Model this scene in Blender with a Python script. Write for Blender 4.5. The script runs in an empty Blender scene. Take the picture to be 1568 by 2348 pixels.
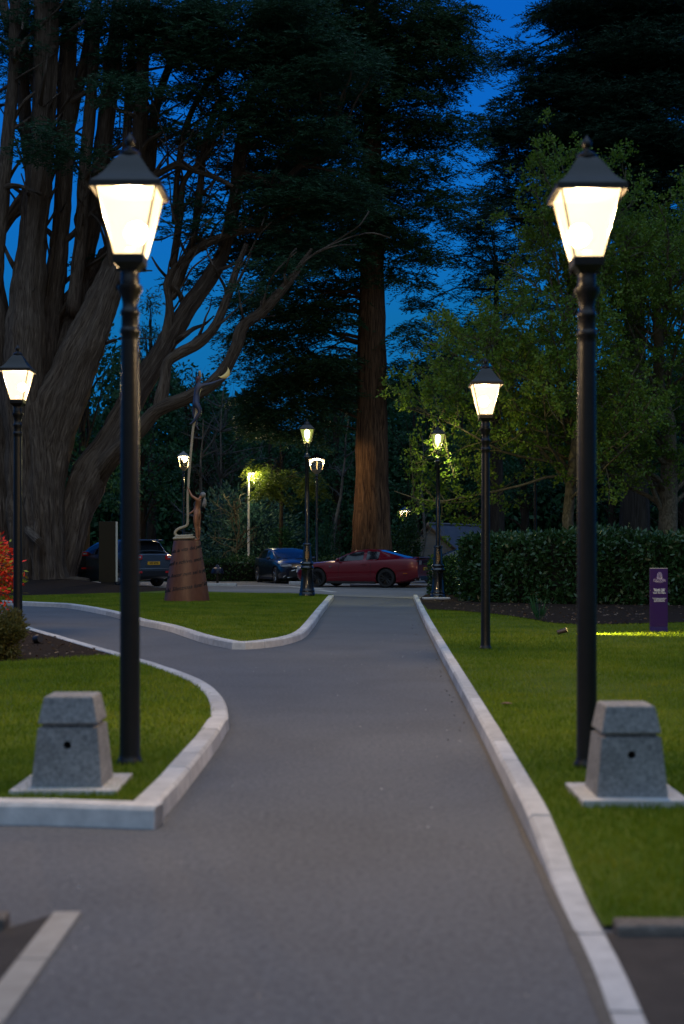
import bpy, bmesh, math, random
import numpy as np
from mathutils import Vector, Matrix, Euler, noise

# ------------------------------------------------------------------ basics
SC = bpy.context.scene
COL = SC.collection
F, HZ, CX, HC = 3260.0, 1257.0, 784.0, 1.42      # focal (px of a 1568 wide frame), horizon row, centre column, eye height
rng = np.random.default_rng(7)
rnd = random.Random(7)

def G(x, y, z=0.0):
    Y = F*(HC-z)/(y-HZ)
    return Vector(((x-CX)*Y/F, Y, z))

def P(x, y, Y):
    return Vector(((x-CX)*Y/F, Y, HC-(y-HZ)*Y/F))

def tag(o, label=None, cat=None, group=None, kind=None):
    if label: o['label'] = label
    if cat: o['category'] = cat
    if group: o['group'] = group
    if kind: o['kind'] = kind
    return o

def link(o, parent=None):
    COL.objects.link(o)
    if parent is not None: o.parent = parent
    return o

def thing(name, label, cat, loc=(0,0,0), rz=0.0, group=None):
    o = bpy.data.objects.new(name, None)
    o.empty_display_size = .2
    link(o); o.location = loc; o.rotation_euler = (0,0,rz)
    return tag(o, label, cat, group)

def dup(root, loc, rz, label, group=None):
    def cp(o, parent):
        c = o.copy(); COL.objects.link(c); c.parent = parent
        for ch in list(o.children): cp(ch, c)
        return c
    r = cp(root, None)
    r.location = loc; r.rotation_euler = (0,0,rz); r['label'] = label
    if group: r['group'] = group
    return r

# ------------------------------------------------------------------ materials
def newmat(name):
    m = bpy.data.materials.new(name); m.use_nodes = True
    nt = m.node_tree; b = nt.nodes['Principled BSDF']
    return m, nt, b

def setspec(b, v):
    b.inputs['Specular IOR Level'].default_value = v

def mat(name, col, rough=.6, metal=0.0, col2=None, nscale=6.0, bump=0.0, bscale=60.0, spec=.5, coat=0.0, stretch=None, detail=6.0, coords='Object', stain=None, island=0.0):
    m, nt, b = newmat(name)
    b.inputs['Base Color'].default_value = (*col, 1)
    b.inputs['Roughness'].default_value = rough
    b.inputs['Metallic'].default_value = metal
    setspec(b, spec)
    b.inputs['Coat Weight'].default_value = coat
    b.inputs['Coat Roughness'].default_value = .05
    N, Lk = nt.nodes, nt.links
    tc = N.new('ShaderNodeTexCoord'); src = tc.outputs[coords]
    if stretch:
        mp = N.new('ShaderNodeMapping'); mp.inputs['Scale'].default_value = stretch
        Lk.new(src, mp.inputs[0]); src = mp.outputs[0]
    if col2:
        n = N.new('ShaderNodeTexNoise'); n.inputs['Scale'].default_value = nscale; n.inputs['Detail'].default_value = detail
        n.inputs['Roughness'].default_value = .65
        r = N.new('ShaderNodeValToRGB'); r.color_ramp.elements[0].position = .32; r.color_ramp.elements[1].position = .7
        r.color_ramp.elements[0].color = (*col, 1); r.color_ramp.elements[1].color = (*col2, 1)
        Lk.new(src, n.inputs['Vector']); Lk.new(n.outputs[0], r.inputs[0]); Lk.new(r.outputs[0], b.inputs['Base Color'])
        if stain or island:      # broad worn patches, or a tint of its own for each stone
            mr = N.new('ShaderNodeMapRange'); vm = N.new('ShaderNodeVectorMath'); vm.operation = 'SCALE'
            if stain:
                n3 = N.new('ShaderNodeTexNoise'); n3.inputs['Scale'].default_value = stain[2]; n3.inputs['Detail'].default_value = 5; n3.inputs['Distortion'].default_value = .8
                Lk.new(src, n3.inputs['Vector']); Lk.new(n3.outputs[0], mr.inputs[0]); mr.inputs[1].default_value = .3; mr.inputs[2].default_value = .7; mr.inputs[3].default_value = stain[0]; mr.inputs[4].default_value = stain[1]
            else:
                g = N.new('ShaderNodeNewGeometry'); Lk.new(g.outputs['Random Per Island'], mr.inputs[0]); mr.inputs[3].default_value = 1-island; mr.inputs[4].default_value = 1+island*.6
            Lk.new(r.outputs[0], vm.inputs[0]); Lk.new(mr.outputs[0], vm.inputs['Scale']); Lk.new(vm.outputs[0], b.inputs['Base Color'])
    if bump:
        n2 = N.new('ShaderNodeTexNoise'); n2.inputs['Scale'].default_value = bscale; n2.inputs['Detail'].default_value = 4
        bp = N.new('ShaderNodeBump'); bp.inputs['Strength'].default_value = bump; bp.inputs['Distance'].default_value = .02
        Lk.new(src, n2.inputs['Vector']); Lk.new(n2.outputs[0], bp.inputs['Height']); Lk.new(bp.outputs[0], b.inputs['Normal'])
    return m

def emit(name, col, s):
    m = bpy.data.materials.new(name); m.use_nodes = True
    nt = m.node_tree; nt.nodes.clear()
    e = nt.nodes.new('ShaderNodeEmission'); e.inputs[0].default_value = (*col,1); e.inputs[1].default_value = s
    o = nt.nodes.new('ShaderNodeOutputMaterial'); nt.links.new(e.outputs[0], o.inputs[0])
    return m

def pane_mat(name, col, s, clear):
    """lit lantern glass: partly see-through, partly glowing with the lamp behind it"""
    m = bpy.data.materials.new(name); m.use_nodes = True
    nt = m.node_tree; nt.nodes.clear(); N, Lk = nt.nodes, nt.links
    e = N.new('ShaderNodeEmission'); e.inputs[0].default_value = (*col,1); e.inputs[1].default_value = s
    t = N.new('ShaderNodeBsdfTransparent'); g = N.new('ShaderNodeBsdfGlossy'); g.inputs['Roughness'].default_value = .05
    mx = N.new('ShaderNodeMixShader'); mx.inputs[0].default_value = clear
    mx2 = N.new('ShaderNodeMixShader'); mx2.inputs[0].default_value = .05
    o = N.new('ShaderNodeOutputMaterial')
    Lk.new(e.outputs[0], mx.inputs[1]); Lk.new(t.outputs[0], mx.inputs[2])
    Lk.new(mx.outputs[0], mx2.inputs[1]); Lk.new(g.outputs[0], mx2.inputs[2]); Lk.new(mx2.outputs[0], o.inputs[0])
    return m

def leafmat(name, cols, rough=.55, trans=.25, spec=.35, nscale=.35):
    """foliage: each leaf takes its own tint, and clumps drift lighter and darker"""
    m, nt, b = newmat(name); N, Lk = nt.nodes, nt.links
    g = N.new('ShaderNodeNewGeometry')
    r = N.new('ShaderNodeValToRGB'); el = r.color_ramp.elements
    while len(el) < len(cols): el.new(.5)
    for i, c in enumerate(cols):
        el[i].position = i/max(1, len(cols)-1); el[i].color = (*c, 1)
    tc = N.new('ShaderNodeTexCoord'); n = N.new('ShaderNodeTexNoise'); n.inputs['Scale'].default_value = nscale; n.inputs['Detail'].default_value = 3
    Lk.new(tc.outputs['Object'], n.inputs['Vector'])
    a = N.new('ShaderNodeMath'); a.operation = 'MULTIPLY_ADD'; a.inputs[1].default_value = .6; 
    mr = N.new('ShaderNodeMapRange'); mr.inputs[1].default_value = .3; mr.inputs[2].default_value = .7; mr.inputs[3].default_value = 0; mr.inputs[4].default_value = .4
    Lk.new(n.outputs[0], mr.inputs[0]); Lk.new(g.outputs['Random Per Island'], a.inputs[0]); Lk.new(mr.outputs[0], a.inputs[2])
    Lk.new(a.outputs[0], r.inputs[0]); Lk.new(r.outputs[0], b.inputs['Base Color'])
    b.inputs['Roughness'].default_value = rough; setspec(b, spec)
    t = N.new('ShaderNodeBsdfTranslucent'); Lk.new(r.outputs[0], t.inputs[0])
    mx = N.new('ShaderNodeMixShader'); mx.inputs[0].default_value = trans
    Lk.new(b.outputs[0], mx.inputs[1]); Lk.new(t.outputs[0], mx.inputs[2]); Lk.new(mx.outputs[0], N['Material Output'].inputs[0])
    return m

def barkmat(name, c1, c2, uscale=14.0, vscale=.6, bump=.8):
    m, nt, b = newmat(name); N, Lk = nt.nodes, nt.links
    uv = N.new('ShaderNodeUVMap'); mp = N.new('ShaderNodeMapping'); mp.inputs['Scale'].default_value = (uscale, vscale, 1)
    n = N.new('ShaderNodeTexNoise'); n.inputs['Scale'].default_value = 1.0; n.inputs['Detail'].default_value = 6; n.inputs['Roughness'].default_value = .6; n.inputs['Distortion'].default_value = 1.6
    r = N.new('ShaderNodeValToRGB'); r.color_ramp.elements[0].position = .35; r.color_ramp.elements[1].position = .68
    r.color_ramp.elements[0].color = (*c1,1); r.color_ramp.elements[1].color = (*c2,1)
    bp = N.new('ShaderNodeBump'); bp.inputs['Strength'].default_value = bump; bp.inputs['Distance'].default_value = .2
    Lk.new(uv.outputs[0], mp.inputs[0]); Lk.new(mp.outputs[0], n.inputs['Vector']); Lk.new(n.outputs[0], r.inputs[0])
    Lk.new(r.outputs[0], b.inputs['Base Color']); Lk.new(n.outputs[0], bp.inputs['Height']); Lk.new(bp.outputs[0], b.inputs['Normal'])
    b.inputs['Roughness'].default_value = .9; setspec(b, .15)
    return m

# ------------------------------------------------------------------ mesh builder
class M:
    def __init__(s): s.v = []; s.f = []; s.uv = []
    def add(s, vs, fs, uvs=None):
        o = len(s.v); s.v += [tuple(p) for p in vs]
        s.f += [tuple(i+o for i in f) for f in fs]
        s.uv += (uvs if uvs else [(0,0)]*len(vs))
        return s
    def hexa(s, b, t):               # bottom quad, top quad (both counter-clockwise from above)
        n = len(b)
        fs = [tuple(reversed(range(n))), tuple(range(n, 2*n))]
        fs += [(i, (i+1) % n, n+(i+1) % n, n+i) for i in range(n)]
        return s.add(list(b)+list(t), fs)
    def box(s, c, d, M4=None):
        x, y, z = c; a, b, h = d[0]/2, d[1]/2, d[2]/2
        q = [(x-a,y-b),(x+a,y-b),(x+a,y+b),(x-a,y+b)]
        B = [Vector((p[0],p[1],z-h)) for p in q]; T = [Vector((p[0],p[1],z+h)) for p in q]
        if M4: B = [M4@p for p in B]; T = [M4@p for p in T]
        return s.hexa(B, T)
    def frus(s, c, b, t, z0, z1):    # rectangular frustum about c
        def q(d, z): return [(c[0]-d[0]/2,c[1]-d[1]/2,z),(c[0]+d[0]/2,c[1]-d[1]/2,z),(c[0]+d[0]/2,c[1]+d[1]/2,z),(c[0]-d[0]/2,c[1]+d[1]/2,z)]
        return s.hexa(q(b,z0), q(t,z1))
    def rings(s, rs, closed=True, cap=True, uvs=None):
        n = len(rs[0]); vs = [p for r in rs for p in r]; fs = []
        for i in range(len(rs)-1):
            for j in range(n if closed else n-1):
                k = (j+1) % n
                fs.append((i*n+j, i*n+k, (i+1)*n+k, (i+1)*n+j))
        if cap and closed:
            fs.append(tuple(reversed(range(n)))); fs.append(tuple(range((len(rs)-1)*n, len(rs)*n)))
        return s.add(vs, fs, uvs)
    def lathe(s, prof, n=20, c=(0,0,0), sq=0, rot=0.0, cap=True):
        rs = []
        for r, z in prof:
            ring = []
            for j in range(n):
                a = 2*math.pi*(j+.5)/n+rot
                ring.append((c[0]+r*math.cos(a), c[1]+r*math.sin(a), c[2]+z))
            rs.append(ring)
        return s.rings(rs, cap=cap)
    def squares(s, prof, c=(0,0,0)):     # square section stack of half sides
        rs = [[(c[0]-h,c[1]-h,c[2]+z),(c[0]+h,c[1]-h,c[2]+z),(c[0]+h,c[1]+h,c[2]+z),(c[0]-h,c[1]+h,c[2]+z)] for h, z in prof]
        return s.rings(rs)
    def tube(s, pts, rad, n=8, flute=0.0, seed=0, lobes=5, cap=True, rough=0.0):
        pts = [Vector(p) for p in pts]; k = len(pts)
        if not hasattr(rad, '__len__'): rad = [rad]*k
        t0 = (pts[1]-pts[0]).normalized()
        u = t0.orthogonal().normalized()
        rs = []; uvs = []; run = 0.0; lr = np.random.default_rng(seed)
        ph = lr.uniform(0, 6.28, 6); circ = 2*math.pi*max(rad)
        for i in range(k):
            t = ((pts[min(i+1,k-1)]-pts[max(i-1,0)])).normalized()
            u = (u - t*u.dot(t))
            u = u.normalized() if u.length > 1e-6 else t.orthogonal().normalized()
            w = t.cross(u)
            if i: run += (pts[i]-pts[i-1]).length
            ring = []
            for j in range(n):
                a = 2*math.pi*j/n
                r = rad[i]
                if flute:
                    r *= 1+flute*(.5*math.sin(lobes*a+ph[0]+.25*run)+.3*math.sin((2*lobes+1)*a+ph[1]-.2*run)+.25*math.sin(2*a+ph[2]+.5*run))
                pos = pts[i]+u*(r*math.cos(a))+w*(r*math.sin(a))
                if rough:
                    k_ = 1+rough*(noise.noise(pos*.9)+.6*noise.noise(pos*2.6)+.35*noise.noise(Vector((pos.x*9,pos.y*9,pos.z*1.2))))
                    pos = pts[i]+u*(r*k_*math.cos(a))+w*(r*k_*math.sin(a))
                ring.append(pos)
                uvs.append((abs(2*j/n-1)*circ*.5, run))
            rs.append(ring)
        return s.rings(rs, cap=cap, uvs=uvs)
    def build(s, name, m, parent=None, ang=None, bevel=0.0, kind=None):
        me = bpy.data.meshes.new(name)
        me.from_pydata(s.v, [], s.f); me.update()
        if any(u != (0,0) for u in s.uv):
            l = me.uv_layers.new(name='UVMap')
            idx = np.empty(len(me.loops), dtype=np.int32); me.loops.foreach_get('vertex_index', idx)
            l.data.foreach_set('uv', np.array(s.uv, dtype=np.float32)[idx].ravel())
        bm = bmesh.new(); bm.from_mesh(me)
        bmesh.ops.recalc_face_normals(bm, faces=bm.faces)
        if bevel: bmesh.ops.bevel(bm, geom=[e for e in bm.edges if e.calc_face_angle(0) > .5], offset=bevel, segments=2, affect='EDGES', profile=.6)
        bm.to_mesh(me); bm.free()
        if ang is not None:
            me.polygons.foreach_set('use_smooth', [True]*len(me.polygons)); me.set_sharp_from_angle(angle=math.radians(ang))
        if m is not None: me.materials.append(m)
        o = bpy.data.objects.new(name, me); link(o, parent)
        if kind: o['kind'] = kind
        return o

def npmesh(name, verts, nper, m, parent=None, smooth=False):
    """many separate polygons of nper corners each, straight from an array"""
    verts = np.ascontiguousarray(verts, dtype=np.float32).reshape(-1, 3)
    nv = len(verts); nf = nv//nper
    me = bpy.data.meshes.new(name)
    me.vertices.add(nv); me.vertices.foreach_set('co', verts.ravel())
    me.loops.add(nv); me.loops.foreach_set('vertex_index', np.arange(nv, dtype=np.int32))
    me.polygons.add(nf); me.polygons.foreach_set('loop_start', np.arange(0, nv, nper, dtype=np.int32))
    me.update(calc_edges=True)
    me.materials.append(m)
    o = bpy.data.objects.new(name, me); link(o, parent)
    return o

def unit(a):
    return a/np.maximum(np.linalg.norm(a, axis=-1, keepdims=True), 1e-9)

def leafquads(B, D, L, W, fold=.15):
    n = len(B)
    R = unit(rng.normal(size=(n,3)))
    S = unit(np.cross(D, R)); Nn = np.cross(S, D)
    L = np.broadcast_to(np.asarray(L, dtype=float), (n,))[:,None]; W = np.broadcast_to(np.asarray(W, dtype=float), (n,))[:,None]
    mid = B+D*L*.45-Nn*W*fold
    q = np.stack([B, mid+S*W*.5, B+D*L, mid-S*W*.5], axis=1)
    return q.reshape(-1, 3)

def rdir(n, zb=0.0, zs=1.0):
    d = rng.normal(size=(n,3)); d[:,2] = d[:,2]*zs+zb
    return unit(d)

def spray_quads(C, D, n=9, ln=.6, leaf=.24, w=.05, droop=.12):
    S = len(C)
    up = np.array([0,0,1.0])
    side = unit(np.cross(D, up+rng.normal(scale=.25, size=(S,3))))
    t = (np.arange(n)+.6)/n
    sg = np.where(np.arange(n) % 2 == 0, 1.0, -1.0); sg[-1] = 0
    lnr = ln*rng.uniform(.7, 1.25, S)
    B = C[:,None,:]+D[:,None,:]*(lnr[:,None]*t[None,:])[:,:,None]
    B[:,:,2] -= droop*(t**2)[None,:]
    d = D[:,None,:]*.75+side[:,None,:]*(sg*(.95-.4*t))[None,:,None]+rng.normal(scale=.22, size=(S,n,3))
    d = unit(d)
    B = B.reshape(-1,3); d = d.reshape(-1,3)
    L = leaf*rng.uniform(.7, 1.3, len(B))
    return leafquads(B, d, L, w*rng.uniform(.7, 1.4, len(B)))

def inellip(n, r):
    p = unit(rng.normal(size=(n,3)))*(rng.uniform(0, 1, size=(n,1))**(1/2.4))
    return p*np.asarray(r)

# ------------------------------------------------------------------ palette
ASPH = mat('asphalt', (.066,.074,.086), .74, stain=(.88,1.1,.8), col2=(.152,.161,.177), nscale=34, bump=.5, bscale=210, spec=.4, detail=12)
ROAD = mat('car_park_tarmac', (.16,.15,.13), .85, col2=(.22,.205,.18), nscale=1.5, bump=.25, bscale=160)
SOIL = mat('mulch_soil', (.014,.009,.006), .95, col2=(.036,.022,.015), nscale=14, bump=1.0, bscale=40, spec=.1)
DSOIL = mat('dark_tarmac', (.02,.018,.018), .9, col2=(.045,.038,.035), nscale=5, bump=.4, bscale=200)
FLOORM = mat('forest_floor', (.012,.014,.008), .95, col2=(.025,.026,.014), nscale=3, bump=.6, bscale=20, spec=.1)
GRAN = mat('granite', (.165,.168,.172), .75, stain=(.72,1.1,5.0), col2=(.37,.365,.36), nscale=45, bump=.25, bscale=160, spec=.4, detail=3)
KERB = mat('kerb_granite', (.46,.45,.44), .75, col2=(.66,.64,.62), island=.22, nscale=9, bump=.25, bscale=120, spec=.4, detail=9)
KERBD = mat('old_kerb_stone', (.07,.06,.05), .85, col2=(.22,.18,.15), nscale=9, bump=.5, bscale=50)
IRON = mat('black_cast_iron', (.006,.0055,.005), .36, col2=(.012,.01,.008), nscale=14, bump=.12, bscale=60, spec=.42)
IRONG = mat('gloss_black_iron', (.008,.008,.009), .2, spec=.6, coat=.5)
GOLD = mat('gold_leaf', (.75,.38,.12), .35, metal=.8)
CORT = mat('rusted_steel', (.11,.035,.016), .42, col2=(.2,.075,.035), nscale=3, bump=.15, bscale=30, spec=.5, stretch=(2.2,2.2,.35), detail=8)
BRONZ = mat('warm_bronze', (.3,.115,.055), .42, col2=(.42,.18,.09), nscale=9, metal=.35, bump=.2, bscale=50)
BRONB = mat('blue_bronze', (.035,.06,.13), .45, col2=(.085,.07,.075), nscale=6, metal=.4, bump=.2, bscale=50)
HAIRM = mat('grey_bronze_hair', (.16,.13,.12), .5, col2=(.4,.36,.32), nscale=26, metal=.3, bump=.6, bscale=60)
ROPEM = mat('pale_rope', (.42,.34,.22), .8, col2=(.55,.46,.32), nscale=20)
LETTER = mat('black_lettering', (.01,.008,.008), .6)
def moonmat():
    return mat('gilded_moon', (.98,.74,.26), .4, metal=0)
MOON = moonmat()
GLASSC = mat('car_glass', (.012,.014,.018), .06, spec=.6, coat=.3)
RUB = mat('tyre_rubber', (.014,.014,.015), .75)
ALLOY = mat('alloy', (.42,.42,.43), .3, metal=.85)
DALLOY = mat('dark_alloy', (.03,.03,.032), .3, metal=.6)
TRIM = mat('black_trim', (.01,.01,.011), .5)
CHROME = mat('chrome', (.7,.68,.65), .15, metal=1.0)
PLATEY = mat('yellow_plate', (.75,.4,.02), .45)
PLATEW = mat('white_plate', (.75,.73,.68), .45)
TLRED = mat('tail_lens_red', (.6,.02,.02), .15, coat=.5)
TLWHITE = mat('lens_clear', (.5,.5,.52), .12, coat=.5)
def paint(name, c, metal=.25):
    return mat(name, c, .28, metal=metal, coat=.8, spec=.5)
RED = paint('deep_red_paint', (.17,.0003,.009), .2)
NAVY = paint('near_black_navy_paint', (.012,.016,.03), .2)
SLATE = paint('slate_blue_paint', (.06,.085,.115), .3)
GREYP = paint('dark_grey_paint', (.05,.048,.045), .3)
LINE = mat('road_paint', (.7,.66,.56), .7, col2=(.5,.47,.4), nscale=6)
PURP = mat('purple_panel', (.04,.01,.10), .3, spec=.5)
PURPB = mat('purple_panel_foot', (.035,.02,.14), .3)
WHITEP = mat('white_print', (.8,.8,.85), .5)
LILAC = mat('pale_lilac_print', (.55,.45,.62), .5)
BROWNP = mat('dark_brown_panel', (.02,.015,.007), .4, col2=(.03,.022,.01), nscale=3, spec=.25)
CREAM = mat('cream_edge', (.55,.52,.42), .5)
BRICK = None
def brickmat():
    m, nt, b = newmat('grey_brickwork'); N, Lk = nt.nodes, nt.links
    tc = N.new('ShaderNodeTexCoord'); br = N.new('ShaderNodeTexBrick'); br.inputs['Scale'].default_value = 1.0
    br.inputs['Brick Width'].default_value = .5; br.inputs['Row Height'].default_value = .17; br.inputs['Mortar Size'].default_value = .015
    br.inputs[1].default_value = (.055,.075,.10,1); br.inputs[2].default_value = (.08,.105,.135,1); br.inputs[3].default_value = (.09,.09,.09,1)
    mp = N.new('ShaderNodeMapping'); mp.inputs['Rotation'].default_value = (math.pi/2,0,0)
    Lk.new(tc.outputs['Object'], mp.inputs[0]); Lk.new(mp.outputs[0], br.inputs[0]); Lk.new(br.outputs[0], b.inputs['Base Color'])
    b.inputs['Roughness'].default_value = .85
    return m
BRICK = brickmat()
def slatemat():
    m, nt, b = newmat('slate_tiles'); N, Lk = nt.nodes, nt.links
    uv = N.new('ShaderNodeUVMap'); br = N.new('ShaderNodeTexBrick'); br.inputs['Scale'].default_value = 1.0
    br.inputs['Brick Width'].default_value = .32; br.inputs['Row Height'].default_value = .2; br.inputs['Mortar Size'].default_value = .012
    br.inputs[1].default_value = (.045,.05,.06,1); br.inputs[2].default_value = (.07,.075,.085,1); br.inputs[3].default_value = (.04,.04,.05,1)
    Lk.new(uv.outputs[0], br.inputs[0]); Lk.new(br.outputs[0], b.inputs['Base Color'])
    b.inputs['Roughness'].default_value = .55
    return m
SLATET = slatemat()
BARKC = barkmat('cypress_bark', (.075,.05,.036), (.27,.2,.145), 13, 1.1, 1.0)
BARKR = barkmat('redwood_bark', (.05,.026,.015), (.26,.14,.07), 8, .85, 1.0)
BARKM = barkmat('maple_bark', (.08,.07,.045), (.22,.19,.13), 6, 5.0, .5)
BARKD = barkmat('dark_bark', (.02,.016,.012), (.06,.05,.04), 8, .6, .6)
BARKP = barkmat('pale_bark', (.09,.085,.075), (.2,.19,.17), 6, 2.0, .4)
LCYP = leafmat('cypress_leaf', [(.012,.04,.02),(.025,.075,.035),(.045,.11,.05)], spec=.2)
LRED = leafmat('redwood_leaf', [(.012,.036,.016),(.03,.075,.025),(.05,.10,.035)], spec=.2)
LDRK = leafmat('dark_cedar_leaf', [(.008,.028,.018),(.018,.05,.028),(.03,.07,.035)], spec=.15)
LMAP = leafmat('spring_leaf', [(.06,.14,.014),(.13,.225,.022),(.22,.29,.035)], trans=.4)
LWOOD = leafmat('woodland_leaf', [(.01,.04,.016),(.02,.08,.03),(.035,.12,.04)], trans=.3, spec=.3)
LTEAL = leafmat('blue_green_leaf', [(.015,.05,.04),(.03,.09,.07),(.06,.13,.1)], trans=.2, spec=.4)
LHEDGE = leafmat('laurel_leaf', [(.012,.04,.012),(.03,.085,.022),(.07,.14,.05)], rough=.35, trans=.15, spec=.5)
LHEDGE2 = leafmat('box_leaf', [(.01,.035,.008),(.022,.07,.015),(.04,.1,.02)], rough=.5, trans=.2)
LPHOT = leafmat('red_shrub_leaf', [(.06,.15,.01),(.2,.28,.02),(.6,.025,.015),(.7,.05,.03),(.45,.015,.015)], rough=.4, trans=.25)
LBUSH = leafmat('olive_bush_leaf', [(.05,.06,.012),(.11,.10,.02),(.2,.15,.03)], rough=.6)
def grassmat():
    m, nt, b = newmat('grass_blades'); N, Lk = nt.nodes, nt.links
    g = N.new('ShaderNodeNewGeometry'); tc = N.new('ShaderNodeTexCoord')
    n = N.new('ShaderNodeTexNoise'); n.inputs['Scale'].default_value = .9; n.inputs['Detail'].default_value = 7; n.inputs['Roughness'].default_value = .7
    Lk.new(tc.outputs['Object'], n.inputs['Vector'])
    mr = N.new('ShaderNodeMapRange'); mr.inputs[1].default_value = .3; mr.inputs[2].default_value = .72; mr.inputs[3].default_value = 0; mr.inputs[4].default_value = .68
    a = N.new('ShaderNodeMath'); a.operation = 'MULTIPLY_ADD'; a.inputs[1].default_value = .32
    Lk.new(n.outputs[0], mr.inputs[0]); Lk.new(g.outputs['Random Per Island'], a.inputs[0]); Lk.new(mr.outputs[0], a.inputs[2])
    r = N.new('ShaderNodeValToRGB'); el = r.color_ramp.elements
    for i, (p, c) in enumerate(((0,(.055,.12,.006)),(.4,(.135,.215,.01)),(.7,(.235,.285,.018)),(1,(.37,.32,.06)))):
        e = el[i] if i < 2 else el.new(p)
        e.position = p; e.color = (*c,1)
    Lk.new(a.outputs[0], r.inputs[0]); Lk.new(r.outputs[0], b.inputs['Base Color']); b.inputs['Roughness'].default_value = .6; setspec(b, .2)
    t = N.new('ShaderNodeBsdfTranslucent'); Lk.new(r.outputs[0], t.inputs[0]); mx = N.new('ShaderNodeMixShader'); mx.inputs[0].default_value = .35
    Lk.new(b.outputs[0], mx.inputs[1]); Lk.new(t.outputs[0], mx.inputs[2]); Lk.new(mx.outputs[0], N['Material Output'].inputs[0])
    return m
LGRASS = grassmat()
LAWN = mat('lawn_turf', (.075,.12,.012), .95, col2=(.13,.16,.025), nscale=1.2, bump=.8, bscale=90, spec=.1, detail=8)
TWIG = mat('twig_bark', (.05,.045,.025), .9, col2=(.10,.09,.05), nscale=6)
TWIGB = mat('bare_twig', (.05,.055,.06), .9)

# ------------------------------------------------------------------ camera, world
cam = bpy.data.cameras.new('camera'); co = bpy.data.objects.new('camera', cam); link(co)
co.location = (0,0,HC); co.rotation_euler = (math.pi/2,0,0)
cam.sensor_fit = 'VERTICAL'; cam.sensor_height = 36; cam.lens = F/2347*36
cam.shift_y = (HZ-2347/2)/2347; cam.clip_start = .1; cam.clip_end = 2000
cam.dof.use_dof = True; cam.dof.focus_distance = 40; cam.dof.aperture_fstop = 2.0
SC.camera = co

w = bpy.data.worlds.new('World'); SC.world = w; w.use_nodes = True
nt = w.node_tree; N, Lk = nt.nodes, nt.links; bg = N['Background']
sky = N.new('ShaderNodeTexSky'); sky.sky_type = 'NISHITA'; sky.sun_disc = False
sky.sun_elevation = math.radians(0); sky.sun_rotation = math.radians(180)
tint = N.new('ShaderNodeVectorMath'); tint.operation = 'MULTIPLY'; tint.inputs[1].default_value = (.05,1.75,8.0)
Lk.new(sky.outputs[0], tint.inputs[0])
tc = N.new('ShaderNodeTexCoord')
sep = N.new('ShaderNodeSeparateXYZ'); com = N.new('ShaderNodeCombineXYZ'); mz = N.new('ShaderNodeMath'); mz.operation = 'MAXIMUM'; mz.inputs[1].default_value = .16
Lk.new(tc.outputs['Generated'], sep.inputs[0]); Lk.new(sep.outputs[0], com.inputs[0]); Lk.new(sep.outputs[1], com.inputs[1]); Lk.new(sep.outputs[2], mz.inputs[0]); Lk.new(mz.outputs[0], com.inputs[2]); Lk.new(com.outputs[0], sky.inputs['Vector'])
dt = N.new('ShaderNodeVectorMath'); dt.operation = 'DOT_PRODUCT'; dt.inputs[1].default_value = (0,-.34,.94)
Lk.new(tc.outputs['Generated'], dt.inputs[0])
mr = N.new('ShaderNodeMapRange'); mr.interpolation_type = 'SMOOTHSTEP'; mr.inputs[1].default_value = .42; mr.inputs[2].default_value = 1.0
Lk.new(dt.outputs['Value'], mr.inputs[0])
dy = N.new('ShaderNodeMapRange'); dy.interpolation_type = 'SMOOTHSTEP'; dy.inputs[1].default_value = .15; dy.inputs[2].default_value = -.45
Lk.new(sep.outputs[1], dy.inputs[0])
m0 = N.new('ShaderNodeMix'); m0.data_type = 'RGBA'; m0.inputs['B'].default_value = (.75,.95,1.25,1)      # dim neutral dusk at the viewer's back
Lk.new(dy.outputs[0], m0.inputs['Factor']); Lk.new(tint.outputs[0], m0.inputs['A'])
mx = N.new('ShaderNodeMix'); mx.data_type = 'RGBA'; mx.inputs['B'].default_value = (5.2,7.5,10.9,1)   # pale afterglow overhead and behind
Lk.new(mr.outputs[0], mx.inputs['Factor']); Lk.new(m0.outputs['Result'], mx.inputs['A']); Lk.new(mx.outputs['Result'], bg.inputs[0])
bg.inputs[1].default_value = .1

vs = SC.view_settings; SC.display_settings.display_device = 'sRGB'
vs.view_transform = 'Standard'; vs.look = 'None'; vs.exposure = 0; vs.gamma = 1
cy = SC.cycles
cy.use_denoising = True; cy.max_bounces = 6; cy.diffuse_bounces = 3; cy.transparent_max_bounces = 12
cy.sample_clamp_indirect = 4.0; cy.caustics_reflective = False; cy.caustics_refractive = False
cy.use_adaptive_sampling = True; cy.adaptive_threshold = .01

# ------------------------------------------------------------------ ground
def sheet(name, pts, m, kind='structure', z=None):
    mm = M(); mm.add([(p[0],p[1],p[2] if z is None else z) for p in pts], [tuple(range(len(pts)))])
    o = mm.build(name, m); 
    if kind: o['kind'] = kind
    bm = bmesh.new(); bm.from_mesh(o.data); bmesh.ops.triangulate(bm, faces=bm.faces)
    for f in bm.faces:
        if f.normal.z < 0: f.normal_flip()
    bm.to_mesh(o.data); bm.free()
    return o
sheet('ground', [(-400,-60,0),(400,-60,0),(400,700,0),(-400,700,0)], FLOORM)
sheet('path', [(-22,-8,.004),(3.2,-8,.004),(3.2,43.5,.004),(-22,43.5,.004)], ASPH)
sheet('car_park', [(-40,42.6,.008),(30,42.6,.008),(30,68,.008),(-40,68,.008)], ROAD)

def poly_in(pts, X, Y):
    n = len(pts); ins = np.zeros(len(X), bool); j = n-1
    for i in range(n):
        xi, yi, xj, yj = pts[i][0], pts[i][1], pts[j][0], pts[j][1]
        c = ((yi > Y) != (yj > Y)) & (X < (xj-xi)*(Y-yi)/((yj-yi) if yj != yi else 1e-9)+xi)
        ins ^= c; j = i
    return ins

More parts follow.
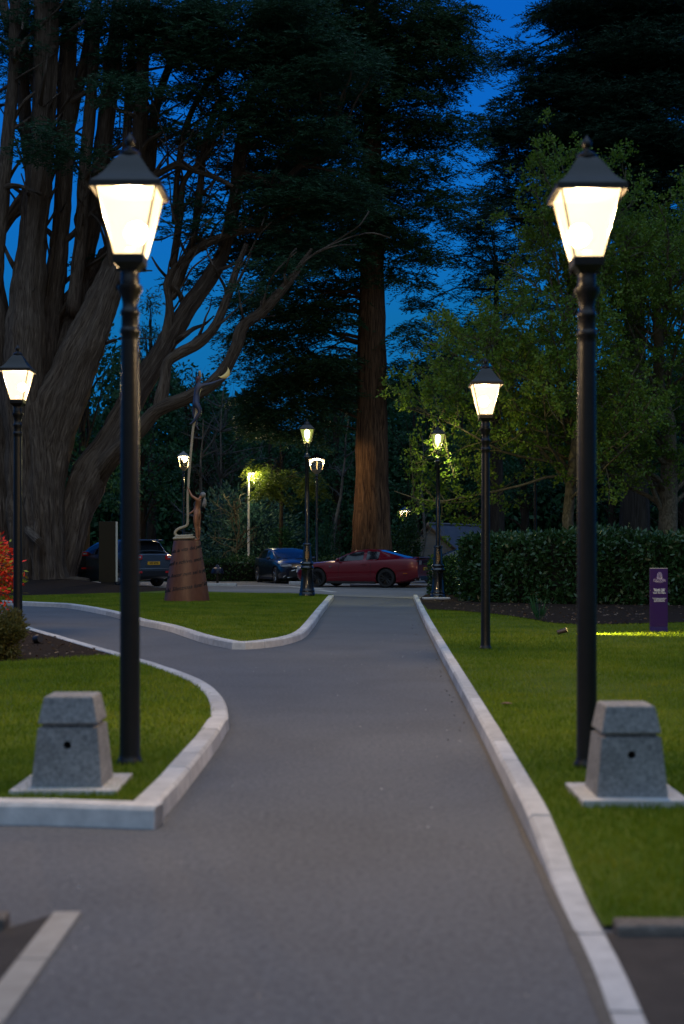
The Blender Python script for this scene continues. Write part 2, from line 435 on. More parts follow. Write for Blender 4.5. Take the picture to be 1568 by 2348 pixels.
def smooth_poly(pts, k=4):
    """Catmull-Rom through the points"""
    P_ = [np.array(p, float) for p in pts]; out = []
    for i in range(len(P_)-1):
        p0 = P_[max(i-1,0)]; p1 = P_[i]; p2 = P_[i+1]; p3 = P_[min(i+2,len(P_)-1)]
        for s in range(k):
            t = s/k
            out.append(.5*((2*p1)+(-p0+p2)*t+(2*p0-5*p1+4*p2-p3)*t*t+(-p0+3*p1-3*p2+p3)*t**3))
    out.append(P_[-1]); return out

def kerb_run(name, line, width, side, hfun=lambda p: .11, stone=.9, m=None, slope=.012):
    """a run of separate kerb stones with fine joints, the path side along line, the width laid towards side (+1 left of travel)"""
    pts = [np.array((p[0],p[1])) for p in line]
    d = [0]
    for i in range(1, len(pts)): d.append(d[-1]+np.linalg.norm(pts[i]-pts[i-1]))
    tot = d[-1]
    def at(s):
        s = min(max(s,0),tot)
        i = max(0, min(len(d)-2, int(np.searchsorted(d, s, side='right'))-1))
        t = (s-d[i])/max(1e-9, d[i+1]-d[i]); p = pts[i]*(1-t)+pts[i+1]*t
        e = .12
        return p
    def nrm(s):
        a = at(s-.1); b = at(s+.1); t = (b-a); t /= max(1e-9, np.linalg.norm(t))
        return np.array((-t[1], t[0]))*side
    mm = M(); s = 0.0; inner = []
    while s < tot-.02:
        e = min(s+stone*rnd.uniform(.97,1.03), tot); 
        if tot-e < stone*.4: e = tot
        q = np.linspace(s+.006, e-.006, 4)
        rs = []
        jit = rnd.uniform(-.002,.003)
        for x in q:
            p = at(x); n = nrm(x); h = max(.006, hfun(p))+jit
            c = min(.018, h*.3)
            A = p; B = p+n*width; sl = n*slope
            rs.append([(A[0],A[1],-.05),((A+sl)[0],(A+sl)[1],h-c),((A+sl+n*c)[0],(A+sl+n*c)[1],h),((B-n*.008)[0],(B-n*.008)[1],h),(B[0],B[1],h-.008),(B[0],B[1],-.05)])
        mm.rings(rs)
        s = e
    # mortar bed under the joints
    rs = []
    for x in np.linspace(0.006, tot-.006, max(6,int(tot/.3))):
        p = at(x); n = nrm(x); h = max(.004, hfun(p)-.012)
        A = p+n*.022; B = p+n*(width-.012)
        rs.append([(A[0],A[1],-.04),(A[0],A[1],h),(B[0],B[1],h),(B[0],B[1],-.04)])
    mm.rings(rs)
    o = mm.build(name, m or KERB, ang=35, kind='structure')
    inn = [at(x)+nrm(x)*(width-.004) for x in np.linspace(0, tot, max(8,int(tot/.25)))]
    return o, inn

def sstep(a, b, x):
    t = min(1, max(0, (x-a)/(b-a))); return t*t*(3-2*t)

# right kerb (path side foot line, far to near)
RK = [(951,1372),(956,1401),(966,1432),(999,1484),(1019,1523),(1044,1578),(1074,1633),(1104,1698),(1134,1763),(1164,1828),(1194,1893),(1219,1946),(1254,2016),(1284,2076),(1309,2146),(1349,2231),(1391,2347),(1470,2560),(1600,2900)]
_f = np.polyfit([p[1]-1700 for p in RK[:17]], [p[0] for p in RK[:17]], 5)
RKs = [(float(np.polyval(_f, y-1700)), y) for y in (1372,1385,1400,1420,1445,1475,1510,1550,1600,1660,1730,1810,1900,2000,2110,2230,2347)]+[(1475,2560),(1600,2900)]
rk = [p for p in smooth_poly([G(*p)[:2] for p in RKs], 3)]
hR = lambda p: .004+.106*sstep(5.3, 7.4, p[1])
_, rin = kerb_run('kerb', rk, .125, +1, hR)
# near left island
LI = [G(-420,1893)[:2], G(0,1890)[:2], G(355,1903)[:2]]
LI2 = [G(*p)[:2] for p in [(355,1903),(415,1833),(460,1773),(500,1718),(522,1678)]]+[G(x,y,.11)[:2] for x,y in [(527,1640),(520,1606),(500,1580),(470,1560),(430,1543),(370,1522),(320,1508),(272,1494),(170,1465),(60,1434),(-60,1400),(-220,1368)]]
_, lin1 = kerb_run('kerb.001', LI, .17, +1, lambda p: .115, 1.55)
LI2[0] = tuple(np.array(LI2[0])+(np.array(LI2[1])-np.array(LI2[0]))*(.165/np.linalg.norm(np.array(LI2[1])-np.array(LI2[0]))))
li2 = smooth_poly(LI2, 4)
_, lin2 = kerb_run('kerb.002', li2, .15, +1, lambda p: .112, .6)
# far triangular island
TI = [G(*p)[:2] for p in [(-260,1380),(-60,1384),(52,1389),(150,1394),(220,1406),(275,1419),(320,1434),(380,1446),(425,1461),(470,1476),(531,1489)]]
TI2 = [G(*p)[:2] for p in [(531,1489),(560,1489.5),(590,1488),(645,1481),(692,1467),(715,1446),(740,1409),(766,1373)]]
_, tin1 = kerb_run('kerb.003', smooth_poly(TI,3), .16, +1, lambda p: .11, .9)
_, tin2 = kerb_run('kerb.004', smooth_poly(TI2,3), .16, +1, lambda p: .11, .6)

def hlawn(Y): return .02+.07*sstep(5.4, 7.6, Y)
# right lawn: strips between the kerb back and x = 26
ys = [p[1] for p in rin][::-1]; xs = [p[0] for p in rin][::-1]
Yl = np.concatenate([np.linspace(5.285, 10, 26), np.linspace(10.5, 33.5, 40)])
lv = []; cols = [0,.06,.3,1,2.5,5,9,22]
mm = M(); rs = []
for Y in Yl:
    x0 = np.interp(Y, ys, xs)
    rs.append([(x0+c, Y, hlawn(Y)+(.012*math.sin(1.3*c+Y*.5) if c > .5 else 0)+ (.10*sstep(2.0,9.0,c)*sstep(8,16,Y) if c > 1 else 0)*0) for c in cols])
mm.rings(rs, closed=False)
o = mm.build('lawn', LAWN, ang=60, kind='structure')
RL = [(np.interp(Y, ys, xs)+.015, Y) for Y in Yl]
BEDR = [(981,1397),(1010,1397.5),(1044,1399),(1134,1407),(1209,1417),(1259,1427),(1324,1431),(1409,1430),(1490,1428),(1568,1426),(1800,1424)]
RLpoly = [p for p in RL if p[1] < 30.3]+[tuple(G(x,y+.6,.1)[:2]) for x,y in BEDR]+[(9,5.285)]
# near left lawn polygon: kerb backs + mulch boundary
mulchL = [G(x,y,.1)[:2] for x,y in [(290,1502),(250,1502),(215,1503),(150,1507),(80,1512),(0,1517),(-120,1522),(-420,1530)]]
near2 = [p for p in lin2 if p[1] < G(290,1500,.11)[1]]
LLpoly = [tuple(p) for p in lin1[:-1]]+[tuple(p) for p in near2[1:]]+[tuple(p) for p in mulchL]
o = sheet('lawn.001', [(p[0],p[1],.095) for p in LLpoly], LAWN)
# mulch bed behind it, with the shrubs and the lamp
bed = [tuple(p) for p in lin2 if p[1] >= G(290,1500,.11)[1]-.3]+[(-30,26),(-30,14)]+[tuple(p) for p in mulchL[::-1]]
o = sheet('mulch_bed', [(p[0],p[1],.1) for p in bed], SOIL)
# far island lawn and the mulch mound round the cypress
farL = [G(x,y,.09)[:2] for x,y in [(766,1364),(740,1363),(640,1360),(520,1357),(420,1354),(380,1354),(300,1358),(200,1362),(55,1366),(-260,1372)]]
FLpoly = [tuple(p) for p in tin1[:-1]]+[tuple(p) for p in tin2[1:]]+[tuple(p) for p in farL]
o = sheet('lawn.002', [(p[0],p[1],.092) for p in FLpoly], LAWN)
nearM = [(-500,1380,.085),(-260,1373,.085),(55,1366.5,.085),(200,1362.5,.085),(300,1358.5,.085),(380,1354.5,.085),(425,1353.5,.085)]
farM = [(-500,1322,.4),(-260,1322,.4),(55,1322,.4),(167,1327,.35),(224,1335,.25),(277,1342,.16),(425,1349,.06)]
mm = M(); rs = []
for t in np.linspace(0,1,7):
    ring = []
    for a,b in zip(nearM, farM):
        p = np.array(G(*a))*(1-t)+np.array(G(*b))*t
        p[2] += .03*math.sin(p[0]*2.1+p[1]*1.7)*math.sin(math.pi*t)
        ring.append(tuple(p))
    rs.append(ring)
b2 = [tuple(np.array(p)+np.array((0,4,-.5))) for p in rs[-1]]
rs.append(b2); mm.rings(rs, closed=False); mm.build('mulch_mound', SOIL, ang=60, kind='structure')
# mulch bed below the hedge on the right
bedR = [(962,1372),(981,1397),(1010,1397.5),(1044,1399),(1134,1407),(1209,1417),(1259,1427),(1324,1431),(1409,1430),(1490,1428),(1568,1426),(1800,1424)]
bp = [G(x,y,.1) for x,y in bedR]
o = sheet('mulch_bed.001', [(p[0],p[1],.104) for p in bp]+[(26,40.8,.104),(2.4,40.8,.104)], SOIL)
# foreground edging: low stones and dark tarmac beyond, both sides
def edging(name, a, b, n, wdt=.13, h=.045, m=KERBD):
    mm = M(); a = np.array(a); b = np.array(b); t = (b-a)/n; u = t/np.linalg.norm(t); nn = np.array((-u[1],u[0]))
    for i in range(n):
        p = a+t*i+u*.008; q = a+t*(i+1)-u*.008; j = rnd.uniform(-.012,.012)
        B = [(*p,-.03),(*q,-.03),(*(q+nn*wdt),-.03),(*(p+nn*wdt),-.03)]
        hh = h+rnd.uniform(-.01,.012)
        T = [(*(p+nn*(.012+j)),hh),(*(q+nn*(.012-j)),hh),(*(q+nn*(wdt-.01)),hh+.01),(*(p+nn*(wdt-.01)),hh+.01)]
        mm.hexa(B,T)
    return mm.build(name, m, bevel=.012, ang=50, kind='structure')
x0 = float(np.interp(5.22, ys, xs))
edging('edging', (x0+.03,5.175), (x0+4.2,5.15), 9, .12, .045)
sheet('tarmac_verge', [(float(np.interp(y, ys, xs))+.0,y,.0085) for y in (5.22,4.9,4.4,3.9,3.4,2.9,2.4,1.8)]+[(9,1.8,.0085),(9,5.22,.0085)], DSOIL)
# left flush strip + dark bed
a = G(187,2097)[:2]; b = G(12,2347)[:2]; c = G(125,2098)[:2]; d = G(-50,2330)[:2]
A = np.array(a); B = np.array(b); u = (B-A)/np.linalg.norm(B-A); Cc = np.array(c)
strip = [A, A+u*3.2, Cc+u*3.2, Cc]
mm = M()
L_ = 3.2; k = 5
for i in range(k):
    t0 = u*(L_*i/k+.006); t1 = u*(L_*(i+1)/k-.006)
    q = [A+t0, A+t1, Cc+t1, Cc+t0]
    mm.hexa([(*p,-.02) for p in q], [(*p,.016) for p in q])
mm.build('kerb.005', mat('worn_kerb', (.3,.27,.23), .8, col2=(.42,.38,.33), nscale=7, bump=.2, bscale=70), ang=30, kind='structure')
sheet('tarmac_verge.001', [(*(Cc+u*.01),.0085),(*(Cc+u*3.2),.0085),(-9,1.5,.0085),(-9,Cc[1]-.2,.0085),(Cc[0]-.12,Cc[1]-.2,.0085)], DSOIL)
edging('edging.001', (-4.3,Cc[1]-.27), (Cc[0]-.13,Cc[1]-.27), 9, .14, .035)

# car park markings and kerb blocks
def ribbon(name, line, wdt, z, m):
    pts = [np.array(p) for p in line]; rs = []
    for i,p in enumerate(pts):
        t = pts[min(i+1,len(pts)-1)]-pts[max(i-1,0)]; t = t/np.linalg.norm(t); n = np.array((-t[1],t[0]))*wdt/2
        rs.append([(*(p-n),z),(*(p+n),z)])
    mm = M(); mm.rings(rs, closed=False); return mm.build(name, m, kind='structure')
ribbon('road_marking', smooth_poly([G(x,y,.012)[:2] for x,y in [(395,1339),(480,1342),(550,1342.2),(610,1342.6),(660,1344),(700,1347),(745,1350.5)]],4), .35, .0125, LINE)
ribbon('road_marking.001', smooth_poly([G(x,y,.012)[:2] for x,y in [(690,1352),(720,1352),(745,1354),(767,1357)]],3), .25, .0126, LINE)
pale = mat('pale_paving', (.2,.19,.17), .8, col2=(.27,.255,.23), nscale=3, bump=.2, bscale=120)
sheet('paving', [G(x,y,.012) for x,y in [(420,1353),(480,1353.5),(640,1356.5),(745,1361),(766,1366),(951,1372),(1010,1370),(1010,1357),(930,1354),(850,1351),(760,1347),(700,1349),(560,1350.5)]], pale)
for nm, p, q, hh, dp in (('kerb.006',(662,1340.5),(800,1340.8),.13,.3),('kerb.007',(400,1344),(541,1344.3),.12,.25),('kerb.008',(802,1343),(985,1346),.07,.5)):
    a = G(*p); b = G(*q); t = (b-a).normalized(); n = Vector((-t.y,t.x,0))*dp
    mm = M(); mm.hexa([a,b,b+n,a+n],[v+Vector((0,0,hh)) for v in (a,b,b+n,a+n)])
    mm.build(nm, KERB, bevel=.015, ang=40, kind='structure')

# grass blades
def grass(name, poly, z, dens, zones, label):
    """zones: list of (Y0, Y1, blades per m2, height, width)"""
    xs_ = [p[0] for p in poly]; out = []
    for (y0,y1,dn,h,wd) in zones:
        xm = (y1*1250/F)+1
        xa, xb = max(min(xs_), -xm), min(max(xs_), xm)
        n = int((xb-xa)*(y1-y0)*dn)
        if n <= 0: continue
        X = rng.uniform(xa,xb,n); Y = rng.uniform(y0,y1,n)
        k = poly_in(poly, X, Y); X = X[k]; Y = Y[k]; n = len(X)
        Z = np.array([z(y) for y in Y]) if callable(z) else np.full(n, z)
        a = rng.uniform(0, 2*np.pi, n); hh = h*rng.uniform(.5,1.25,n)
        ln = rng.normal(scale=.45, size=(n,2))*hh[:,None]
        wv = np.stack([np.cos(a),np.sin(a)],1)*wd*.5
        b1 = np.stack([X-wv[:,0],Y-wv[:,1],Z-.004],1); b2 = np.stack([X+wv[:,0],Y+wv[:,1],Z-.004],1)
        tp = np.stack([X+ln[:,0],Y+ln[:,1],Z+hh],1)
        out.append(np.stack([b1,b2,tp],1).reshape(-1,3))
    o = npmesh(name, np.concatenate(out), 3, LGRASS); tag(o, label, 'grass', kind='stuff'); return o
grass('grass', RLpoly, hlawn, 0, [(5.285,8,5200,.035,.006),(8,13,2800,.034,.008),(13,20,1500,.034,.009),(20,33,900,.034,.012)], 'short mown grass on the wide lawn right of the path')
grass('grass.001', LLpoly, .095, 0, [(7.0,9.5,4600,.035,.006),(9.5,18.5,1600,.038,.011)], 'short mown grass on the lawn around the left bollard')
grass('grass.002', FLpoly, .092, 0, [(18,42,900,.034,.012)], 'short mown grass on the island lawn under the sculpture')

# specks of pale stone in the asphalt, and the dirt that gathers along the right kerb
n = 230; Y_ = 4.2+26*rng.uniform(0,1,n)**1.6; X_ = rng.uniform(-1.6,2.2,n)*np.minimum(1,Y_/7)
k = X_ < np.interp(Y_, ys, xs)-.2; X_ = X_[k]; Y_ = Y_[k]
o = npmesh('stone_specks', leafquads(np.stack([X_,Y_,np.full(len(X_),.0065)],1), unit(np.concatenate([rng.normal(size=(len(X_),2)), rng.uniform(0,.15,(len(X_),1))],1)), rng.uniform(.005,.012,len(X_)), .008), 4, mat('quartz_speck', (.85,.83,.78), .25)); tag(o, 'pale stone specks glinting in the asphalt of the path', 'stone specks', kind='stuff')
Y_ = rng.uniform(6,36,90); X_ = np.interp(Y_, ys, xs)-.14-np.abs(rng.normal(scale=.16,size=90))
k = slice(None); o = npmesh('leaf_litter', leafquads(np.stack([X_,Y_,np.full(90,.009)],1), unit(np.concatenate([rng.normal(size=(90,2)), rng.uniform(.0,.1,(90,1))],1)), rng.uniform(.012,.032,90), .011), 4, leafmat('litter', [(.03,.02,.012),(.07,.045,.025),(.14,.09,.05)], trans=0)); tag(o, 'small dead leaves and needles lying along the right kerb', 'leaf litter', kind='stuff')
rs = []
for i in range(0, len(rk)):
    p = np.array(rk[i]); 
    if p[1] < 3.2: continue
    wd = .02+.012*rnd.random()
    rs.append([(p[0]-wd, p[1], .0075), (p[0]+.02, p[1], .0075)])
mm = M(); mm.rings(rs, closed=False); mm.build('dirt', mat('kerb_side_dirt', (.085,.075,.062), .95, col2=(.14,.125,.11), nscale=40), kind='structure')

# ------------------------------------------------------------------ lamps
WARM = (1.0,.68,.34)
PANE_A = pane_mat('lit_frosted_pane', (1.0,.73,.38), 2.5, .35)
PANE_B = pane_mat('lit_green_pane', (.75,.85,.18), .55, .55)
PANE_C = pane_mat('clear_pane', (1.0,.7,.3), .02, .93)
BULB = emit('glowing_bulb', (1,.86,.55), 30)
LED = emit('led_plate', (1,.85,.55), 40)
GLOWI = mat('lantern_inside', (.5,.45,.36), .6)

def point(name, parent, z, power, col, rad=.06, loc=None):
    l = bpy.data.lights.new(name, 'POINT'); l.energy = power; l.color = col; l.shadow_soft_size = rad
    o = bpy.data.objects.new(name, l); link(o, parent); o.location = loc or (0,0,z); return o

def lantern_panes(root, m, hb, ht, z0, z1, inset=.0):
    for k in range(4):
        R = Matrix.Rotation(k*math.pi/2, 4, 'Z')
        i = .012; b = hb-i; t = ht-i
        q = [Vector((-b,-hb+.004,z0)),Vector((b,-hb+.004,z0)),Vector((t,-ht+.004,z1)),Vector((-t,-ht+.004,z1))]
        q2 = [v+Vector((0,.004,0)) for v in q]
        mm = M(); mm.hexa([R@v for v in (q[0],q[1],q2[1],q2[0])],[R@v for v in (q[3],q[2],q2[2],q2[3])])
        mm.build('glass_pane', m, root)

def lantern_bars(mm, hb, ht, z0, z1, w=.009):
    for sx in (-1,1):
        for sy in (-1,1):
            mm.tube([(sx*hb,sy*hb,z0),(sx*ht,sy*ht,z1)], w, 4)
    for h, z in ((hb,z0),(ht,z1)):
        c = [(-h,-h,z),(h,-h,z),(h,h,z),(-h,h,z)]
        for i in range(4): mm.tube([c[i], c[(i+1)%4]], w, 4)

def lamp_path(label, loc, power, s=1.0):
    root = thing('street_lamp', label, 'street lamp', loc, 0, 'black lantern posts lining the path')
    root.scale = (s,s,s)
    post = M()
    post.lathe([(.085,0),(.085,.025),(.074,.04),(.068,.07),(.066,.4),(.064,1.2),(.0575,2.78),(.0575,2.82),(.064,2.828),(.066,2.845),(.064,2.862),(.056,2.87),(.055,2.945),(.063,2.955),(.064,2.975),(.056,2.99),(.05,3.0),(.05,3.03),(.056,3.06),(.07,3.10),(.081,3.118),(.081,3.145),(.06,3.152),(.062,3.19),(.058,3.2),(.06,3.235),(.05,3.245)], 28)
    post.build('post', IRON, root, ang=40)
    tr = M(); tr.squares([(.05,3.236),(.06,3.25),(.098,3.285),(.1,3.325)])
    for k in range(2):
        tr.squares([(.012,3.255),(.012,3.275)], (.085 if k else -.085, .085, 0))
    tr.build('lantern_tray', IRON, root, ang=30)
    fr = M(); lantern_bars(fr, .094, .194, 3.332, 3.762, .0085)
    fr.build('lantern_frame', IRON, root)
    rf = M()
    pr = [(.2,3.765),(.221,3.77),(.223,3.785),(.216,3.795),(.182,3.822),(.15,3.86),(.12,3.908),(.093,3.952),(.068,3.985),(.06,3.993)]
    rf.squares(pr)
    eb = rf
    for k in range(4):      # down-turned eave lips
        R = Matrix.Rotation(k*math.pi/2, 4, 'Z')
        B = [R@Vector(p) for p in ((-.223,-.228,3.745),(.223,-.228,3.745),(.223,-.2235,3.745),(-.223,-.2235,3.745))]
        T = [R@Vector(p) for p in ((-.223,-.228,3.785),(.223,-.228,3.785),(.223,-.2235,3.785),(-.223,-.2235,3.785))]
        rf.hexa(B,T)
    roof = rf.build('lantern_roof', IRON, root, ang=30)
    fi = M(); fi.lathe([(.055,3.99),(.067,4.0),(.066,4.02),(.045,4.035),(.022,4.045),(.018,4.06),(.03,4.075),(.034,4.092),(.028,4.112),(.014,4.13),(.004,4.15)], 18)
    fi.build('finial', IRON, roof, ang=40)
    lantern_panes(root, PANE_A, .094, .194, 3.335, 3.758)
    mt = M(); mt.lathe([(.03,3.33),(.03,3.38),(.02,3.39)], 12); mt.build('bulb_holder', GLOWI, root, ang=40)
    point('lamp_light', root, 3.63, power, WARM, .08)
    return root
PA = 2550
lamp_path('tall black lantern post at left foreground, standing beside the grey bollard', G(298,1752,.09), PA, .937)
lamp_path('tall black lantern post at right foreground, partly behind the grey bollard', G(1345,1758,.09), PA, .926)
lamp_path('black lantern post on the right lawn, midway up the path before the laurel hedge', G(1113,1488,.09), PA, .927)
lamp_path('black lantern post at the far left edge, before the huge tree and red shrub', G(41,1436,.1), PA*1.3, 1.147)

def ornate_lamp(label, loc, power, H):
    root = thing('street_lamp', label, 'street lamp', loc, 0, 'slim lamp posts with ornate cast bases')
    k = H/5.25
    b = M()
    b.lathe([(.24,0),(.24,.1),(.225,.12),(.23,.17),(.215,.2),(.205,.24),(.165,.78),(.17,.8),(.2,.82),(.205,.86),(.18,.89),(.165,.92),(.19,.94),(.195,.98),(.17,1.01),(.15,1.03),(.115,1.5),(.135,1.52),(.135,1.56),(.115,1.58),(.08,1.6)], 24)
    base = b.build('cast_base', IRONG, root, ang=40)
    e = M()
    for s in (-1,1):
        for j in range(4):
            e.tube([(0,-.152+.012*j,1.1+.07*j),(s*.035,-.146+.012*j,1.14+.07*j),(s*.045,-.142+.012*j,1.2+.07*j)], .009, 5)
    e.tube([(0,-.156,1.06),(0,-.12,1.42)], .012, 5)
    e.build('gilt_emblem', GOLD, base)
    p = M(); p.lathe([(.066,1.6),(.062,3.0),(.055,4.1),(.07,4.12),(.085,4.15),(.085,4.19),(.07,4.21),(.075,4.24),(.055,4.27),(.02,4.29),(.018,4.55),(.018,4.6)], 18)
    post = p.build('post', IRONG, root, ang=40)
    c = M()
    for j in range(4):
        a = j*math.pi/2+math.pi/4
        pr = [(.02,4.36),(.06,4.42),(.11,4.5),(.12,4.56),(.1,4.6)]
        c.tube([(r*math.cos(a),r*math.sin(a),z) for r,z in pr], .008, 5)
    c.build('scroll_cradle', IRONG, root)
    f = M(); lantern_bars(f, .105, .205, 4.6, 4.99, .011); f.build('lantern_frame', IRON, root)
    r = M(); r.squares([(.225,4.995),(.23,5.005),(.225,5.015),(.16,5.07),(.12,5.12)])
    rf = r.build('lantern_roof', IRON, root, ang=30)
    r = M(); r.lathe([(.11,5.115),(.11,5.14),(.085,5.16),(.08,5.19),(.05,5.22),(.02,5.24),(.03,5.26),(.03,5.28),(.01,5.31)], 16)
    r.build('finial', IRON, rf, ang=40)
    lantern_panes(root, PANE_B, .105, .205, 4.605, 4.985)
    u = M(); u.lathe([(.03,4.985),(.075,4.95),(.085,4.9),(.08,4.82),(.06,4.75),(.03,4.72)], 16); u.build('bulb', BULB, root, ang=60)
    u = M(); u.lathe([(.035,4.6),(.035,4.66),(.02,4.67)], 10); u.build('bulb_holder', GLOWI, root)
    point('lamp_light', root, 4.69, power, (.95,.85,.32), .03)
    root.scale = (k,k,k)
    return root
ornate_lamp('slim lamp post with ornate gilt-marked base on the island lawn, greenish light', G(704,1366.5,.09), 330, 4.88)
ornate_lamp('slim lamp post with ornate base at the mulch bed corner by the dark hedge', G(1004,1370,.1), 620, 4.60)
sl = thing('stone_slab', 'small pale paving slab at the foot of the right ornate lamp', 'slab', G(1000,1373,.1))
mm = M(); mm.box((0,0,.02),(.7,.55,.04)); mm.build('slab', KERB, sl, bevel=.006)

def far_lamp(label, p, Y, htop, power, rz=0.0, s=1.0, foot=None):
    """clear glazed lantern with a cradle foot; htop is the row of the lantern top"""
    root = thing('street_lamp', label, 'street lamp', (p[0],Y,0), rz, 'distant clear glass lantern posts')
    H = HC-(htop-HZ)*Y/F; o = H-5.0
    m = M(); m.lathe([(.09,0),(.09,.6),(.06,.65),(.05,2.5+o),(.042,4.0+o),(.06,4.02+o),(.07,4.05+o),(.045,4.08+o),(.045,4.15+o),(.06,4.18+o),(.045,4.21+o),(.04,4.26+o)], 14)
    m.build('post', IRONG, root, ang=40)
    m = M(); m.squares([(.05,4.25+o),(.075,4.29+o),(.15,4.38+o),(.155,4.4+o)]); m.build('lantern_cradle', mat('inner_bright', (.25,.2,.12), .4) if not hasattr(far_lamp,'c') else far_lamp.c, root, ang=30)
    m = M(); lantern_bars(m, .16, .235, 4.41+o, 4.86+o, .014); m.build('lantern_frame', far_lamp.f, root)
    m = M(); m.squares([(.25,4.875+o),(.26,4.885+o),(.25,4.9+o),(.14,5.0+o),(.06,5.06+o),(.02,5.12+o)]); rf = m.build('lantern_roof', IRONG, root, ang=30)
    m = M(); m.lathe([(.17,4.868+o),(.17,4.85+o),(.12,4.83+o)], 14); m.build('led_head', LED, rf)
    lantern_panes(root, PANE_C, .16, .235, 4.415+o, 4.855+o)
    point('lamp_light', root, 4.76+o, power, (1,.72,.38), .05)
    root.scale = (1,1,1)
    return root
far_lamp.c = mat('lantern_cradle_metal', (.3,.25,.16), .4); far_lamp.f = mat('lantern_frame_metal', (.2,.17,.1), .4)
far_lamp('distant glass lantern post standing behind the sculpture rope', P(421,1050,62), 62, 1040, 450)
far_lamp('distant glass lantern post close right of the green-lit ornate lamp', P(726,1050,58.5), 58.5, 1045, 130, .75)
far_lamp('distant low glass lantern post right of the giant straight trunk', P(928,1180,85), 85, 1166, 110, .4)

wl = thing('street_lamp', 'slim white lamp pole with a bright head among yellow-lit leaves', 'street lamp', (P(570,1080,66)[0],66,0))
zt = P(570,1085,66)[2]
m = M(); m.lathe([(.06,0),(.055,zt*.5),(.045,zt)], 12); m.build('pole', mat('white_pole', (.6,.62,.6), .4), wl, ang=40)
hd = M(); hd.box((.14,-.02,zt+.03),(.34,.16,.07)); hdo = hd.build('lamp_head', IRON, wl, bevel=.01)
m = M(); m.box((.06,-.04,zt-.015),(.1,.1,.02)); m.box((.2,-.04,zt-.015),(.1,.1,.02)); m.build('led_panel', LED, hdo)
point('lamp_light', wl, 0, 340, (1,.84,.45), .06, (.15,-.1,zt-.12))

up = thing('street_lamp', 'thin unlit black post rising behind the laurel hedge', 'lamp post', (P(1227,1200,44)[0],44,0))
m = M(); z1 = P(1227,1072,44)[2]; m.lathe([(.06,0),(.045,2),(.04,z1)], 12); m.build('post', IRON, up, ang=40)
m = M(); m.box((-.12,0,z1+.02),(.36,.14,.1)); m.build('lamp_head', IRON, up, bevel=.02)

# ------------------------------------------------------------------ bollards
def bollard(label, loc, sc):
    root = thing('stone_bollard', label, 'bollard', loc, 0, 'square granite bollards flanking the path'); root.scale = (sc,sc,sc)
    m = M(); m.box((0,.0,-.0),(.6,.62,.05)); m.build('plinth', KERB, root, bevel=.006)
    W0, W1, z0, z1 = .2, .168, .025, .352
    # body with a real drilled hole in the front face
    bm = bmesh.new()
    def fr(x, z):
        t = (z-z0)/(z1-z0); return bm.verts.new((x, -(W0+(W1-W0)*t), z))
    cs = [fr(-W0,z0), fr(W0,z0), fr(W1,z1), fr(-W1,z1)]
    n = 16; r = .0235; cz = .258
    ring = [fr(r*math.cos(2*math.pi*i/n), cz+r*math.sin(2*math.pi*i/n)) for i in range(n)]
    ee = [bm.edges.new((cs[i],cs[(i+1)%4])) for i in range(4)]+[bm.edges.new((ring[i],ring[(i+1)%n])) for i in range(n)]
    bmesh.ops.triangle_fill(bm, edges=ee, use_beauty=True)
    for f in list(bm.faces):
        c = f.calc_center_median()
        if (c.x**2+(c.z-cz)**2) < (r*.7)**2 and all(v in ring for v in f.verts): bm.faces.remove(f)
    back = [bm.verts.new((v.co.x, v.co.y+.16, v.co.z)) for v in ring]
    for i in range(n): bm.faces.new((ring[i], ring[(i+1)%n], back[(i+1)%n], back[i]))
    bm.faces.new(back)
    bb = [bm.verts.new((x,y,z)) for x,y,z in ((-W0,W0,z0),(W0,W0,z0),(W1,W1,z1),(-W1,W1,z1))]
    bm.faces.new((cs[1],bb[1],bb[2],cs[2])); bm.faces.new((bb[0],cs[0],cs[3],bb[3])); bm.faces.new((bb[1],bb[0],bb[3],bb[2])); bm.faces.new((cs[3],cs[2],bb[2],bb[3])); bm.faces.new((cs[0],bb[0],bb[1],cs[1]))
    bmesh.ops.recalc_face_normals(bm, faces=bm.faces)
    me = bpy.data.meshes.new('body'); bm.to_mesh(me); bm.free(); me.materials.append(GRAN)
    link(bpy.data.objects.new('body', me), root)
    m = M(); m.squares([(W1-.022,z1),(W1-.022,z1+.03)]); m.build('neck', GRAN, root)
    m = M(); m.squares([(.166,z1+.026),(.168,z1+.032),(.14,z1+.172),(.132,z1+.18)]); m.build('cap', GRAN, root, bevel=.006)
    return root
bollard('square tapering granite bollard on the left lawn by the kerb corner', Vector((G(146,1815,.12)[0]-.015, 7.94, .095)), .965)
bollard('square tapering granite bollard on the right lawn in front of a lamp post', Vector((G(1443,1836,.1)[0]+.015, 7.61, hlawn(7.65)+.008)), .93)

# ------------------------------------------------------------------ text helper
def text_mesh(s, size, ext=.002, shear=0.0, align='CENTER', bold=0.0):
    c = bpy.data.curves.new('lettering', 'FONT'); c.body = s; c.size = size; c.extrude = ext; c.shear = shear; c.align_x = align
    c.offset = bold; c.resolution_u = 3
    o = bpy.data.objects.new('lettering', c); COL.objects.link(o)
    dg = bpy.context.evaluated_depsgraph_get(); me = bpy.data.meshes.new_from_object(o.evaluated_get(dg))
    bpy.data.objects.remove(o); bpy.data.curves.remove(c)
    return me
def text(name, s, size, m, parent, loc, rot, **k):
    me = text_mesh(s, size, **k); me.name = name; me.materials.clear(); me.materials.append(m)
    o = bpy.data.objects.new(name, me); link(o, parent); o.location = loc; o.rotation_euler = rot; return o

